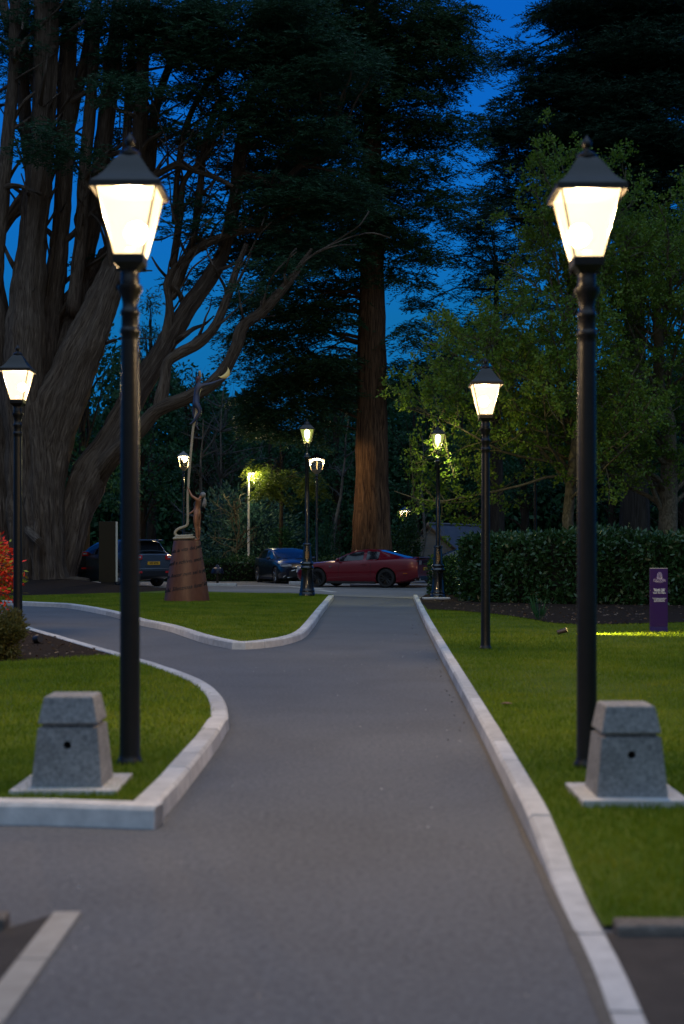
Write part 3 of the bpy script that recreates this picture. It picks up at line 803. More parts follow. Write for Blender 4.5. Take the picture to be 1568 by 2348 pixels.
# ------------------------------------------------------------------ sculpture
YS = 36.0
cb = P(428.5,1379,YS); cb.z = .09
sc_ = thing('sculpture', 'bronze sculpture of two figures on a rope above a rusty lettered cone', 'sculpture', cb)
ZT = P(428,1239,YS)[2]-.09; RB, RT = .58, .338
def crad(z): return RB+(RT-RB)*z/ZT
m = M(); m.lathe([(RB,-.03),(RB,0),(RT,ZT-.008),(RT-.012,ZT)], 56); cone = m.build('plinth', CORT, sc_, ang=40)
def wrap_text(s, size, zc, rise, a_c):
    me = text_mesh(s, size, .004, .3, 'CENTER', .001)
    n = len(me.vertices); c = np.empty(n*3); me.vertices.foreach_get('co', c); c = c.reshape(-1,3)
    R = crad(zc)
    a = a_c+c[:,0]/R; z = zc+c[:,1]+rise*c[:,0]
    r = RB+(RT-RB)*z/ZT+.002+c[:,2]
    out = np.stack([r*np.sin(a), -r*np.cos(a), z], 1)
    src = c[:,0].copy(); bm = bmesh.new(); bm.from_mesh(me); bm.verts.ensure_lookup_table()
    seen = set(); isl = []
    for v in bm.verts:            # letters first, then words where the gaps are wide
        if v.index in seen: continue
        st_ = [v]; seen.add(v.index); comp = []
        while st_:
            q = st_.pop(); comp.append(q.index)
            for e in q.link_edges:
                o_ = e.other_vert(q)
                if o_.index not in seen: seen.add(o_.index); st_.append(o_)
        isl.append((min(src[comp]), max(src[comp]), comp))
    isl.sort(key=lambda t: t[0]); words = []; hi = -9
    for lo_, h_, comp in isl:
        if lo_-hi > size*.16: words.append([])
        words[-1] += comp; hi = max(hi, h_)
    fv = [[v.index for v in f.verts] for f in bm.faces]; bm.free()
    for wd in words:
        mp_ = {q: i for i, q in enumerate(wd)}
        mw = bpy.data.meshes.new('lettering'); mw.from_pydata([tuple(out[q]) for q in wd], [], [[mp_[q] for q in f] for f in fv if f[0] in mp_]); mw.materials.append(LETTER)
        link(bpy.data.objects.new('lettering', mw), cone)
kz = YS/F
wrap_text('tua vita la vita del pastore', .125, ZT-(1262-1239)*kz, .17, .05)
wrap_text('prendi a schivo, ancor di', .13, ZT-(1290-1239)*kz, .15, .02)
wrap_text('luna. Ancor non sei tu paga', .13, ZT-(1318-1239)*kz, .15, .05)
wrap_text('che fai, Silenziosa luna? Sorgi', .14, ZT-(1349-1239)*kz, .15, .05)

def S(x, y, dy=0.0):     # a point of the sculpture, local
    return P(x, y, YS)-cb+Vector((0,dy,0))
def wf(cx, cy_, dy=0.0): return S(378.2+.0731*cx, 1088.9+.0731*cy_, dy)
def mf(cx, cy_, dy=0.0): return S(366.8+.117*cx, 813.8+.117*cy_, dy)

def figure(name, m, parent, joints, bones, sub=2):
    """one continuous skinned body; joints: name -> (point, radius), the first joint is the root"""
    names = list(joints); idx = {k:i for i,k in enumerate(names)}
    me = bpy.data.meshes.new(name); me.from_pydata([tuple(joints[k][0]) for k in names], [(idx[a],idx[b]) for a,b in bones], [])
    o = bpy.data.objects.new(name, me); COL.objects.link(o)
    sk = o.modifiers.new('s', 'SKIN'); ss = o.modifiers.new('d', 'SUBSURF'); ss.levels = sub; ss.render_levels = sub
    if not me.skin_vertices: me.attributes.new  # layer is made with the modifier below
    if len(me.skin_vertices) == 0:
        bm = bmesh.new(); bm.from_mesh(me); bm.verts.layers.skin.verify(); bm.to_mesh(me); bm.free()
    sv = me.skin_vertices[0].data
    for k,i in idx.items():
        r = joints[k][1]; sv[i].radius = r if isinstance(r, tuple) else (r,r); sv[i].use_root = (i == 0)
    dg = bpy.context.evaluated_depsgraph_get(); out = bpy.data.meshes.new_from_object(o.evaluated_get(dg)); out.name = name
    bpy.data.objects.remove(o)
    out.materials.clear(); out.materials.append(m)
    out.polygons.foreach_set('use_smooth', [True]*len(out.polygons))
    q = bpy.data.objects.new(name, out); link(q, parent); return q
def ell(mm, c, r, n=14, k=9, rot=None):
    rs = []
    for i in range(k+1):
        t = math.pi*i/k
        rs.append([Vector((r[0]*math.sin(t)*math.cos(2*math.pi*j/n)+1e-4*math.cos(2*math.pi*j/n), r[1]*math.sin(t)*math.sin(2*math.pi*j/n)+1e-4*math.sin(2*math.pi*j/n), -r[2]*math.cos(t))) for j in range(n)])
    rs = [[Vector(c)+((rot@p) if rot else p) for p in q] for q in rs]
    mm.rings(rs)
def fingers(j, b, root, base, d, sp, ln, r=.009, n=4):
    """n finger chains rooted in the palm"""
    for k in range(n):
        o = sp*((k-(n-1)/2)/(n-1)*2)
        l = ln*(1,.95,1.05,.8)[k]
        p0 = base+o; p1 = base+o*1.1+d*(l*.5); p2 = base+o*1.0+d*(l*.85)+Vector((-.3*l if d.x > 0 else .2*l,-.2*l,0))
        for q, p in enumerate((p0,p1,p2)):
            j[f'{root}f{k}{q}'] = (p, r*(1.1-.2*q))
        b += [(root, f'{root}f{k}0'), (f'{root}f{k}0',f'{root}f{k}1'), (f'{root}f{k}1',f'{root}f{k}2')]
hs = 1.0
J = {'pelvis':(wf(1000,1200),(.098,.088)),'waist':(wf(1015,1070),(.078,.07)),'ribs':(wf(1030,930),(.09,.08)),'chest':(wf(1045,820),(.085,.075)),'neck0':(wf(1090,750),.045),'neck':(wf(1120,690),.038),'skull':(wf(1165,640),(.058,.05)),'crown':(wf(1195,605),(.05,.045)),
 'jaw':(wf(1105,600),(.03,.03)),'brow':(wf(1140,570),(.036,.034)),
 'sL':(wf(1020,770,-.1),.042),'eL':(wf(850,660,-.08),.031),'wL':(wf(745,450,-.02),.022),'hL':(wf(715,400,-.02),(.026,.02)),
 'sR':(wf(1040,800,.1),.042),'eR':(wf(900,1110,.1),.03),'wR':(wf(790,1190,.05),.02),'hR':(wf(745,1205,.03),(.024,.02)),
 'hipL':(wf(985,1260,-.075),(.078,.08)),'thL':(wf(975,1420,-.075),.068),'kL':(wf(980,1600,-.07),.047),'cL':(wf(1000,1740,-.06),.046),'aL':(wf(1010,1950,-.06),.026),'hlL':(wf(1050,2025,-.06),.026),'tL':(wf(920,2035,-.06),.018),
 'hipR':(wf(1040,1260,.075),(.08,.08)),'thR':(wf(1035,1420,.075),.068),'kR':(wf(1040,1600,.07),.047),'cR':(wf(1065,1740,.06),.045),'aR':(wf(1050,1950,.07),.026),'hlR':(wf(1065,2025,.07),.025),'tR':(wf(960,2035,.08),.018)}
Bn = [('pelvis','waist'),('waist','ribs'),('ribs','chest'),('chest','neck0'),('neck0','neck'),('neck','skull'),('skull','crown'),('skull','jaw'),('skull','brow'),('chest','sL'),('sL','eL'),('eL','wL'),('wL','hL'),('chest','sR'),('sR','eR'),('eR','wR'),('wR','hR'),
 ('pelvis','hipL'),('hipL','thL'),('thL','kL'),('kL','cL'),('cL','aL'),('aL','hlL'),('hlL','tL'),('pelvis','hipR'),('hipR','thR'),('thR','kR'),('kR','cR'),('cR','aR'),('aR','hlR'),('hlR','tR')]
fingers(J, Bn, 'hL', J['hL'][0], Vector((-.25,0,.95)), Vector((.0,.016,.008)), .06, .0085)
fingers(J, Bn, 'hR', J['hR'][0], Vector((-1,0,-.1)), Vector((0,.004,.016)), .055, .0085)
fem = figure('female_figure', BRONZ, sc_, J, Bn)
m = M(); ell(m, wf(1150,790,0)-Vector((.0,0,0)), (.001,.001,.001), 4, 3)
m = M(); ell(m, wf(1195,618), (.072,.066,.072), 14, 9)
m.tube([wf(1245,670),wf(1240,715),wf(1255,740)], [.03,.018,.02], 8)
for k in range(9):
    o = Vector((rnd.uniform(-.02,.02), rnd.uniform(-.03,.03), 0)); e = rnd.uniform(-40,60)
    m.tube([wf(1240,715)+o*.3, wf(1245+e*.4,800)+o, wf(1235+e,920)+o*1.4, wf(1225+e*1.3,1010+rnd.uniform(-40,40))+o*1.6], [.014,.02,.018,.004], 6)
m.build('hair', HAIRM, fem, ang=60)

J = {'pelvis':(mf(705,900),(.105,.095)),'waist':(mf(715,800),(.09,.08)),'ribs':(mf(735,690),(.105,.09)),'chest':(mf(755,620),(.1,.085)),'neck0':(mf(765,560),.052),'neck':(mf(768,530),.048),'skull':(mf(775,480),(.07,.062)),'crown':(mf(765,440),(.06,.055)),'face':(mf(815,470),(.045,.045)),'chin':(mf(825,500),(.026,.028)),
 'sR':(mf(830,600,-.05),.05),'eR':(mf(1010,565,-.06),.036),'wR':(mf(1170,500,-.05),.026),'hR':(mf(1225,480,-.04),(.03,.018)),
 'sL':(mf(735,570,.1),.05),'eL':(mf(735,450,.1),.036),'wL':(mf(762,375,.04),.026),'hL':(mf(765,345,.02),(.028,.024)),
 'hipR':(mf(715,960,-.08),(.088,.085)),'thR':(mf(765,1030,-.09),.075),'kR':(mf(800,1120,-.09),.056),'cR':(mf(745,1210,-.07),.053),'aR':(mf(655,1315,-.05),.03),'hlR':(mf(630,1335,-.05),.03),'tR':(mf(580,1362,-.05),.018),
 'hipL':(mf(690,960,.08),(.085,.085)),'thL':(mf(672,1070,.09),.072),'kL':(mf(660,1160,.09),.054),'cL':(mf(690,1240,.07),.05),'aL':(mf(710,1330,.05),.03),'hlL':(mf(705,1370,.05),.028),'tL':(mf(757,1465,.04),.018)}
Bn = [('pelvis','waist'),('waist','ribs'),('ribs','chest'),('chest','neck0'),('neck0','neck'),('neck','skull'),('skull','crown'),('skull','face'),('face','chin'),('chest','sR'),('sR','eR'),('eR','wR'),('wR','hR'),('chest','sL'),('sL','eL'),('eL','wL'),('wL','hL'),
 ('pelvis','hipR'),('hipR','thR'),('thR','kR'),('kR','cR'),('cR','aR'),('aR','hlR'),('hlR','tR'),('pelvis','hipL'),('hipL','thL'),('thL','kL'),('kL','cL'),('cL','aL'),('aL','hlL'),('hlL','tL')]
fingers(J, Bn, 'hR', J['hR'][0], Vector((.9,0,.35)), Vector((0,.02,.006)), .08, .0095)
fingers(J, Bn, 'hL', J['hL'][0], Vector((-.6,0,.6)), Vector((.0,.018,.006)), .05, .0095)
male = figure('male_figure', BRONB, sc_, J, Bn)
m = M(); ell(m, mf(752,462), (.062,.062,.07), 12, 8)
for k in range(6):
    o = Vector((rnd.uniform(-.015,.015), rnd.uniform(-.03,.03), 0))
    m.tube([mf(735,440)+o, mf(722,500)+o, mf(728,555)+o], [.02,.022,.006], 6)
m.build('hair', mat('dark_red_bronze', (.14,.06,.06), .5, metal=.3), male, ang=60)
# rope: coil on the plinth, rising past both figures
zt = ZT+.028
rp = []
for k in range(40):
    a = 2*math.pi*k/19; r = .26-.0022*k
    rp.append(Vector((-.06+1.12*r*math.cos(a), r*.85*math.sin(a), zt+.05*(k/19))))
ctrl = [wf(440,1930),wf(330,1860),wf(330,1770),wf(430,1680),wf(600,1620),wf(690,1570),wf(712,1480),wf(716,1200),wf(712,900),wf(715,600),wf(735,300),wf(750,0)]
ctrl += [mf(615,1800),mf(648,1450),mf(680,1290),mf(718,1080),mf(722,900,.02),mf(745,650,.09),mf(755,480,.11),mf(780,400,.06),mf(775,350,.03),mf(765,310,.02)]
rp = [p for p in rp]+[Vector(p) for p in smooth_poly([tuple(c) for c in ctrl], 6)]
m = M()
# three laid strands
dense = []
for i in range(len(rp)-1):
    L = (rp[i+1]-rp[i]).length; k = max(1,int(L/.028))
    for s in range(k): dense.append(rp[i].lerp(rp[i+1], s/k))
for st in range(3):
    pts = []; run = 0; u = Vector((0,1,0))
    for i,p in enumerate(dense):
        t = (dense[min(i+1,len(dense)-1)]-dense[max(i-1,0)]).normalized()
        u = u-t*u.dot(t); u = u.normalized() if u.length > 1e-5 else t.orthogonal().normalized(); w_ = t.cross(u)
        if i: run += (p-dense[i-1]).length
        a = 2*math.pi*(run/.16+st/3)
        pts.append(p+(u*math.cos(a)+w_*math.sin(a))*.017)
    m.tube(pts, .0195, 6)
m.build('rope', ROPEM, sc_, ang=60)
# crescent moon
m = M(); A0 = mf(1135,410); A1 = mf(1322,228); ce = (A0+A1)/2; ax = (A1-A0).normalized(); pn = Vector((ax.z,0,-ax.x)); hw = (A1-A0).length/2
rs = []
for i in range(17):
    t = -1+2*i/16; x = t*hw
    ob = 1.28*hw*math.sqrt(max(0,1-t*t))*.92; ib = .5*hw*math.sqrt(max(0,1-t*t))*.92
    c_ = ce+ax*x+pn*((ob+ib)/2); hh = max(.003,(ob-ib)/2)
    d1 = pn; ring = []
    for j in range(8):
        a = 2*math.pi*j/8; ring.append(c_+d1*(hh*math.cos(a))+Vector((0,1,0))*(max(.003,.55*hh)*math.sin(a)))
    rs.append(ring)
m.rings(rs); m.build('crescent_moon', MOON, sc_, ang=60)

# ------------------------------------------------------------------ cars
def interp(tab, x):
    xs_ = [t[0] for t in tab]; return float(np.interp(x, xs_, [t[1] for t in tab]))

def car(name, label, cat, sp, loc, rz, pm, group='cars parked beyond the path'):
    """lofted car; x runs from the nose (0) to the tail (L), local +X is forward"""
    root = thing(name, label, cat, loc, rz, group)
    L, W = sp['L'], sp['W']; xf = L/2
    X = lambda x: xf-x
    wr = sp['wr']; ax = [sp['fo'], sp['fo']+sp['wb']]
    st = sorted(set(list(np.round(np.linspace(0, L, 25), 3))))
    rings = []
    for i, x in enumerate(st):
        w2 = interp(sp['w'], x)*W/2; zs = interp(sp['zs'], x); zc = interp(sp['zc'], x); zb = interp(sp['zb'], x)
        zm = zb+(zs-zb)*.55
        half = [(0,zb),(w2*.86,zb),(w2*.955,zb+.05),(w2*.995,zb+.2),(w2,zm),(w2*.985,zs-.1),(w2*.95,zs-.02),(w2*.88,zs+.012),(w2*.6,zs+(zc-zs)*.75),(w2*.3,zs+(zc-zs)*.95),(0,zc)]
        ring = [(X(x),y,z) for y,z in half]+[(X(x),-y,z) for y,z in half[-2:0:-1]]
        rings.append(ring)
    m = M(); m.rings(rings)
    me = bpy.data.meshes.new('body'); me.from_pydata(m.v, [], m.f)
    bm = bmesh.new(); bm.from_mesh(me); bmesh.ops.recalc_face_normals(bm, faces=bm.faces); bm.to_mesh(me); bm.free()
    me.materials.append(pm)
    bo = bpy.data.objects.new('body', me); COL.objects.link(bo)
    cuts = []
    for a in ax:
        for s in (-1,1):
            c = M(); c.rings([[(X(a)+ (wr+.055)*math.cos(t), yy, wr+ (wr+.055)*math.sin(t)) for t in [2*math.pi*k/28 for k in range(28)]] for yy in (s*(W/2-.3), s*(W/2+.2))])
            cme = bpy.data.meshes.new('cut'); cme.from_pydata(c.v, [], c.f)
            b2 = bmesh.new(); b2.from_mesh(cme); bmesh.ops.recalc_face_normals(b2, faces=b2.faces); b2.to_mesh(cme); b2.free()
            cme.materials.append(TRIM)
            q = bpy.data.objects.new('cut', cme); COL.objects.link(q); cuts.append(q)
            md = bo.modifiers.new('b', 'BOOLEAN'); md.operation = 'DIFFERENCE'; md.solver = 'EXACT'; md.object = q; md.material_mode = 'TRANSFER'
    dg = bpy.context.evaluated_depsgraph_get(); me2 = bpy.data.meshes.new_from_object(bo.evaluated_get(dg)); me2.name = 'body'
    for q in cuts+[bo]: bpy.data.objects.remove(q)
    me2.polygons.foreach_set('use_smooth', [True]*len(me2.polygons)); me2.set_sharp_from_angle(angle=math.radians(32))
    body = bpy.data.objects.new('body', me2); link(body, root)
    # greenhouse
    gs = []
    for (x, wb_, wr_, ze, zr) in sp['green']:
        zs = interp(sp['zs'], x)-.02; w2 = interp(sp['w'], x)*W/2
        half = [(w2*wb_, zs),(w2*(wb_*.4+wr_*.6), zs+(ze-zs)*.62),(w2*wr_, ze),(w2*wr_*.93, ze+.03 if ze > zs+.1 else ze),(w2*wr_*.5, zr),(0,zr+.004)]
        gs.append([Vector((X(x),y,z)) for y,z in half]+[Vector((X(x),-y,z)) for y,z in half[-2::-1]])
    m = M(); m.rings(gs, closed=False); m.build('roof', pm, root, ang=40)
    n = len(gs[0])
    def panel(nm, i0, i1, j0, j1, mt, tx=.06, ty=.1, off=.006):
        """glass laid over greenhouse stations i0..i1, ring columns j0..j1"""
        mm = M(); rows = []
        ki = int((i1-i0)*4); kj = 5
        def pt(u, v):
            a = i0+(i1-i0)*u; b = j0+(j1-j0)*v
            i = min(int(a), len(gs)-2); j = min(int(b), n-2); fu = a-i; fv = b-j
            return (gs[i][j]*(1-fu)+gs[i+1][j]*fu)*(1-fv)+(gs[i][j+1]*(1-fu)+gs[i+1][j+1]*fu)*fv
        cen = Vector((0,0,.7))
        for a in range(ki+1):
            u = tx+(1-2*tx)*a/ki; row = []
            for b in range(kj+1):
                v = ty+(1-2*ty)*b/kj; p = pt(u,v)
                e = 1e-3
                nn = (pt(min(1,u+e),v)-pt(max(0,u-e),v)).cross(pt(u,min(1,v+e))-pt(u,max(0,v-e)))
                nn = nn.normalized() if nn.length > 1e-12 else Vector((0,0,1))
                if nn.dot(p-cen) < 0: nn = -nn
                row.append(p+nn*off)
            rows.append(row)
        mm.rings(rows, closed=False); return mm.build(nm, mt, root, ang=50)
    last = n-1
    for (nm,i0,i1) in sp['sideglass']:
        panel('side_window', i0, i1, 0.1, 1.85, GLASSC, .05, .06); panel('side_window', i0, i1, last-1.85, last-.1, GLASSC, .05, .06)
    a,b = sp['screen']; panel('windscreen', a, b, 2.6, last-2.6, GLASSC, .04, .03)
    a,b = sp['rear']; panel('rear_window', a, b, 2.6, last-2.6, GLASSC, .06, .05)
    # wheels
    for a in ax:
        for s in (-1,1):
            we = bpy.data.objects.new('wheel', None); we.empty_display_size = .1; link(we, root); we.location = (X(a), s*(W/2-.13), wr)
            Rm = Matrix.Rotation(math.pi/2, 4, 'X')
            t = M(); t.lathe([(wr*.7,-.11),(wr*.9,-.115),(wr*.97,-.09),(wr,-.05),(wr,.05),(wr*.97,.09),(wr*.9,.115),(wr*.7,.11)], 32, cap=False)
            t.v = [tuple(Rm@Vector(p)) for p in t.v]; t.build('tyre', RUB, we, ang=40)
            r_ = M(); r_.lathe([(wr*.7,-.1),(wr*.7,.1),(wr*.64,.1),(wr*.62,-.02),(.001,-.02)], 28, cap=False)
            r_.v = [tuple(Rm@Vector((p[0],p[1],p[2]*(1 if s < 0 else -1)))) for p in r_.v]
            ns = sp.get('spokes',5)
            for k in range(ns):
                A = 2*math.pi*k/ns
                for da in (-.12,.12):
                    p0 = Vector((.06*math.cos(A),s*.075,.06*math.sin(A))); p1 = Vector((wr*.66*math.cos(A+da),s*.095,wr*.66*math.sin(A+da)))
                    r_.tube([p0,p1], .016, 5)
            r_.tube([(0,s*.02,0),(0,s*.085,0)], .065, 10)
            r_.build('rim', sp['rim'], we, ang=40)
    # mirrors
    for s in (-1,1):
        m = M(); x = sp['mirx']; z = interp(sp['zs'], x)+.07; y = s*(interp(sp['w'], x)*W/2+.07)
        ell(m, (X(x), y, z), (.06,.1,.07), 10, 7); m.tube([(X(x),y-s*.16,z-.06),(X(x),y-s*.05,z-.02)], .025, 6)
        m.build('mirror', pm, root, ang=60)
    # sills, lower trim
    m = M()
    for s in (-1,1): m.box((X((ax[0]+ax[1])/2), s*(W/2-.045), interp(sp['zb'], L/2)+.03), (sp['wb']-2*wr-.14, .07, .09))
    m.build('sill', TRIM, root, bevel=.01)
    # door seams and handles
    for s in (-1,1):
        m = M()
        for hx in sp['handles']: m.box((X(hx), s*(interp(sp['w'], hx)*W/2*.99+.012), interp(sp['zs'], hx)-.13), (.2,.03,.03))
        m.build('door_handle', pm if not sp.get('chromeh') else CHROME, root, bevel=.008)
        for hx in sp['seams']:
            m = M()
            zb = interp(sp['zb'], hx)+.1; zs = interp(sp['zs'], hx); w2 = interp(sp['w'], hx)*W/2
            m.tube([(X(hx),s*(w2*.99),zb+.1),(X(hx),s*(w2+.001),zb+(zs-zb)*.5),(X(hx),s*(w2*.985),zs-.1)], .006, 4)
            m.build('door_seam', TRIM, root)
    return root, X

def plate(root, x, z, front, s, m, face=1, tilt=0, size=.075, y=0.0):
    sg = 1 if front else -1
    p = M(); p.box((x, y, z), (.014,.52,.115)); pl = p.build('number_plate', m, root, bevel=.003)
    if s: text('lettering', s, .095, LETTER, pl, (x+sg*.009, y, z-.034), (math.pi/2,0,sg*math.pi/2), bold=.002)
    return pl

# red fastback coupe
sp = dict(L=4.78, W=1.9, wr=.34, fo=.88, wb=2.72, spokes=10, rim=DALLOY, mirx=1.75, handles=[2.75], seams=[1.75,3.0],
  w=[(0,.8),(.15,.92),(.5,.97),(1.2,1),(2,.97),(2.8,.97),(3.5,1.0),(4.2,.98),(4.65,.93),(4.78,.86)],
  zs=[(0,.62),(.12,.76),(.5,.83),(1.3,.91),(1.8,.93),(2.6,.95),(3.3,1.0),(4.0,1.04),(4.6,1.05),(4.78,1.0)],
  zc=[(0,.66),(.12,.8),(.5,.9),(1.5,1.0),(4.2,1.06),(4.7,1.08),(4.78,1.04)],
  zb=[(0,.3),(.2,.17),(.6,.14),(4.0,.15),(4.4,.22),(4.78,.36)],
  green=[(1.45,.86,.84,.93,.98),(1.95,.93,.8,1.17,1.2),(2.3,.94,.72,1.3,1.335),(2.75,.94,.70,1.345,1.385),(3.15,.93,.68,1.325,1.37),(3.65,.9,.64,1.2,1.25),(4.1,.88,.62,1.1,1.14),(4.4,.86,.6,1.05,1.09)],
  sideglass=[('s',.45,2.95),('q',3.05,4.3)], screen=(0.1,2), rear=(4.05,7))
TH = math.radians(24)
px = 63.2
cxy = Vector(((837-784)/px, 52.3, .012))
rc, X = car('parked_car', 'deep red fastback coupe parked side on across the end of the path', 'car', sp, cxy, math.pi-TH, RED)
for s in (-1,1):     # three-bar tail lamps and dark rear band
    m = M()
    for k in range(3): m.box((X(4.765)-.0+.012*abs(k), s*(.5+.115*k), .9), (.06,.05,.15))
    tl = m.build('tail_light', TLWHITE, rc, bevel=.008)
m = M(); m.box((X(4.755),0,.9),(.05,1.62,.2)); m.build('rear_panel', TRIM, rc, bevel=.02)
m = M(); m.box((X(4.72),0,1.085),(.2,1.5,.028)); m.box((X(4.72),.6,1.065),(.1,.05,.03)); m.box((X(4.72),-.6,1.065),(.1,.05,.03)); m.build('spoiler', RED, rc, bevel=.01)
plate(rc, X(4.80), .68, False, 'NIA 5000'[:0], PLATEY)
m = M(); m.box((X(4.72),0,.34),(.14,1.3,.16)); m.build('rear_diffuser', TRIM, rc, bevel=.02)
for s in (-1,1):
    m = M(); m.tube([(X(4.6),s*.6,.3),(X(4.8),s*.6,.3)], .045, 12); m.build('exhaust_tip', CHROME, rc, ang=40)
    m = M(); m.box((X(.12),s*.7,.68),(.2,.26,.09)); m.build('headlight', TLWHITE, rc, bevel=.02)
    text('badge', '5.0', .085, CHROME, rc, (X(1.42), s*.952, .72), (math.pi/2,0,0 if s < 0 else math.pi), ext=.004, bold=.003)
    m = M(); m.box((X(4.35),s*.935,.52),(.16,.02,.03)); m.build('side_marker', mat('amber_lens', (.5,.12,.01), .2) if s < 0 else bpy.data.materials['amber_lens'], rc)
plates = None
text('lettering', 'NUI 7140', .095, LETTER, [o for o in rc.children if o.name.startswith('number_plate')][0], (X(4.80)-.009,0,.646), (math.pi/2,0,-math.pi/2), bold=.002)

# near black hatchback
sp = dict(L=4.37, W=1.79, wr=.33, fo=.93, wb=2.64, spokes=5, rim=ALLOY, mirx=1.55, handles=[2.35,3.25], seams=[1.5,2.55,3.45],
  w=[(0,.74),(.12,.88),(.4,.95),(1,.99),(2.2,1),(3.4,.99),(4.1,.94),(4.37,.85)],
  zs=[(0,.62),(.15,.72),(.5,.82),(1.2,.93),(1.8,.95),(3.4,1.0),(4.1,1.03),(4.37,.95)],
  zc=[(0,.66),(.15,.78),(.5,.92),(1.2,1.03),(4.1,1.05),(4.37,1.0)],
  zb=[(0,.28),(.2,.18),(.6,.16),(3.9,.17),(4.37,.3)],
  green=[(1.1,.88,.86,.95,1.02),(1.6,.93,.8,1.2,1.24),(2.0,.94,.74,1.34,1.39),(2.6,.94,.73,1.39,1.435),(3.3,.93,.71,1.36,1.41),(3.8,.9,.68,1.28,1.32),(4.2,.86,.7,1.05,1.09)],
  sideglass=[('f',.5,2.6),('r',2.7,5.1)], screen=(0.1,2), rear=(5.05,6))
HATCH = sp
PH = math.radians(19)
pf = 57.5; Yf = F/pf
nose = Vector(((693-784)/pf, Yf, 0))
hd_ = Vector((math.sin(PH), -math.cos(PH), 0))
bc, X = car('parked_car', 'near black hatchback parked nose towards the path, half hidden by a lamp post', 'car', sp, nose-hd_*(4.37/2)+Vector((0,0,.01)), math.atan2(hd_.y, hd_.x), NAVY)
for s in (-1,1):
    m = M(); m.hexa([Vector((X(.06),s*.42,.7)),Vector((X(.34),s*.82,.72)),Vector((X(.36),s*.82,.66)),Vector((X(.06),s*.42,.65))],[Vector((X(.09),s*.42,.77)),Vector((X(.45),s*.80,.83)),Vector((X(.46),s*.80,.8)),Vector((X(.09),s*.42,.75))]); m.box((X(.19),s*.64,.72),(.2,.34,.08)); m.build('headlight', TLWHITE, bc, bevel=.01)
    m = M(); m.tube([(X(-.02),s*.3,.56),(X(.02),s*.5,.5),(X(.1),s*.76,.26)], .018, 6); m.build('grille_trim', CHROME, bc)
    m = M(); m.tube([(X(0.0),s*.38,.3),(X(.06),s*.6,.25)], .02, 6); m.build('bumper_blade', CHROME, bc)
m = M(); m.box((X(.02),0,.4),(.08,1.1,.24)); m.build('grille', TRIM, bc, bevel=.02)
m = M(); m.tube([(X(-.01),-.4,.66),(X(-.035),0,.67),(X(-.01),.4,.66)], .018, 6); ell(m, (X(-.02),0,.7), (.03,.075,.055), 12, 6); m.build('badge', CHROME, bc, ang=50)
plate(bc, X(-.035), .52, True, 'TRZ 5172', PLATEW)

# slate blue crossover seen from the rear quarter
sp = dict(L=4.41, W=1.82, wr=.35, fo=.88, wb=2.64, spokes=5, rim=ALLOY, mirx=1.5, handles=[2.25,3.15], seams=[1.4,2.45,3.4], chromeh=False,
  w=[(0,.78),(.15,.9),(.5,.97),(1,1),(3.4,1),(4.1,.95),(4.41,.87)],
  zs=[(0,.72),(.2,.88),(.6,.97),(1.3,1.05),(2,1.08),(3.2,1.16),(4,1.2),(4.3,1.16),(4.41,1.08)],
  zc=[(0,.76),(.2,.92),(.6,1.03),(1.2,1.1),(4.2,1.2),(4.41,1.12)],
  zb=[(0,.35),(.3,.24),(.7,.22),(3.8,.23),(4.2,.3),(4.41,.42)],
  green=[(1.0,.88,.86,1.04,1.08),(1.5,.93,.82,1.36,1.4),(1.9,.94,.77,1.52,1.57),(2.5,.94,.76,1.6,1.65),(3.3,.93,.75,1.6,1.655),(3.85,.91,.73,1.55,1.6),(4.25,.88,.78,1.2,1.24)],
  sideglass=[('f',.5,2.6),('r',2.7,4.0),('q',4.1,4.8)], screen=(0.1,2), rear=(5.05,5.95))
TS = math.radians(43)
hs_ = Vector((-math.sin(TS), math.cos(TS), 0))
tail = Vector(((352-784)/62.5, F/62.5, .0))
S1 = 1.06
def suv(label, tailp, hd, pm, full=True):
    rt, X = car('parked_car', label, 'car', sp, tailp+hd*(4.41/2*S1), math.atan2(hd.y, hd.x), pm)
    rt.scale = (S1,S1,S1)
    for s in (-1,1):
        m = M(); m.box((X(4.36),s*.68,1.03),(.22,.36,.16)); tl = m.build('tail_light', TLRED, rt, bevel=.035)
        m = M(); m.box((X(4.38),s*.66,1.035),(.2,.2,.06)); m.build('clear_lens', TLWHITE, tl, bevel=.015)
        m = M(); m.box((X(4.43),s*.62,.52),(.05,.26,.07)); m.build('reflector', TLRED, rt, bevel=.015)
    m = M(); m.box((X(4.40),0,.82),(.04,.72,.2)); m.build('plate_recess', pm, rt, bevel=.015)
    m = M(); m.box((X(4.33),0,.47),(.2,1.5,.22)); m.build('lower_bumper', TRIM, rt, bevel=.03)
    m = M(); m.box((X(4.42),0,.64),(.02,1.35,.02)); m.box((X(4.36),0,1.13),(.04,1.2,.025)); m.build('chrome_strip', CHROME, rt)
    m = M(); m.box((X(3.98),0,1.625),(.36,1.2,.045)); m.build('spoiler', pm, rt, bevel=.015)
    return rt, X
s1, X = suv('slate blue crossover parked showing its rear beside the rusty cone', tail, hs_, SLATE)
plate(s1, X(4.43), .83, False, 'VFZ 8795', PLATEY)
s2, X = suv('dark grey car parked behind the huge tree, only its rear corner showing', Vector(((165-784)*53/F, 53, .12)), Vector((-math.sin(1.08), math.cos(1.08), 0)), GREYP)
plate(s2, X(4.43), .86, False, 'GUI 3120', PLATEY, y=-.12)
hh = Vector((-1,.06,0)).normalized()
s3, X = car('parked_car', 'dark car mostly hidden behind the hedge and right ornate lamp post', 'car', HATCH, Vector(((1057-784)/56, 58.2, .01)), math.atan2(hh.y, hh.x), NAVY)
for s in (-1,1):
    m = M(); m.box((X(.19),s*.64,.74),(.3,.34,.09)); m.build('headlight', TLWHITE, s3, bevel=.01)

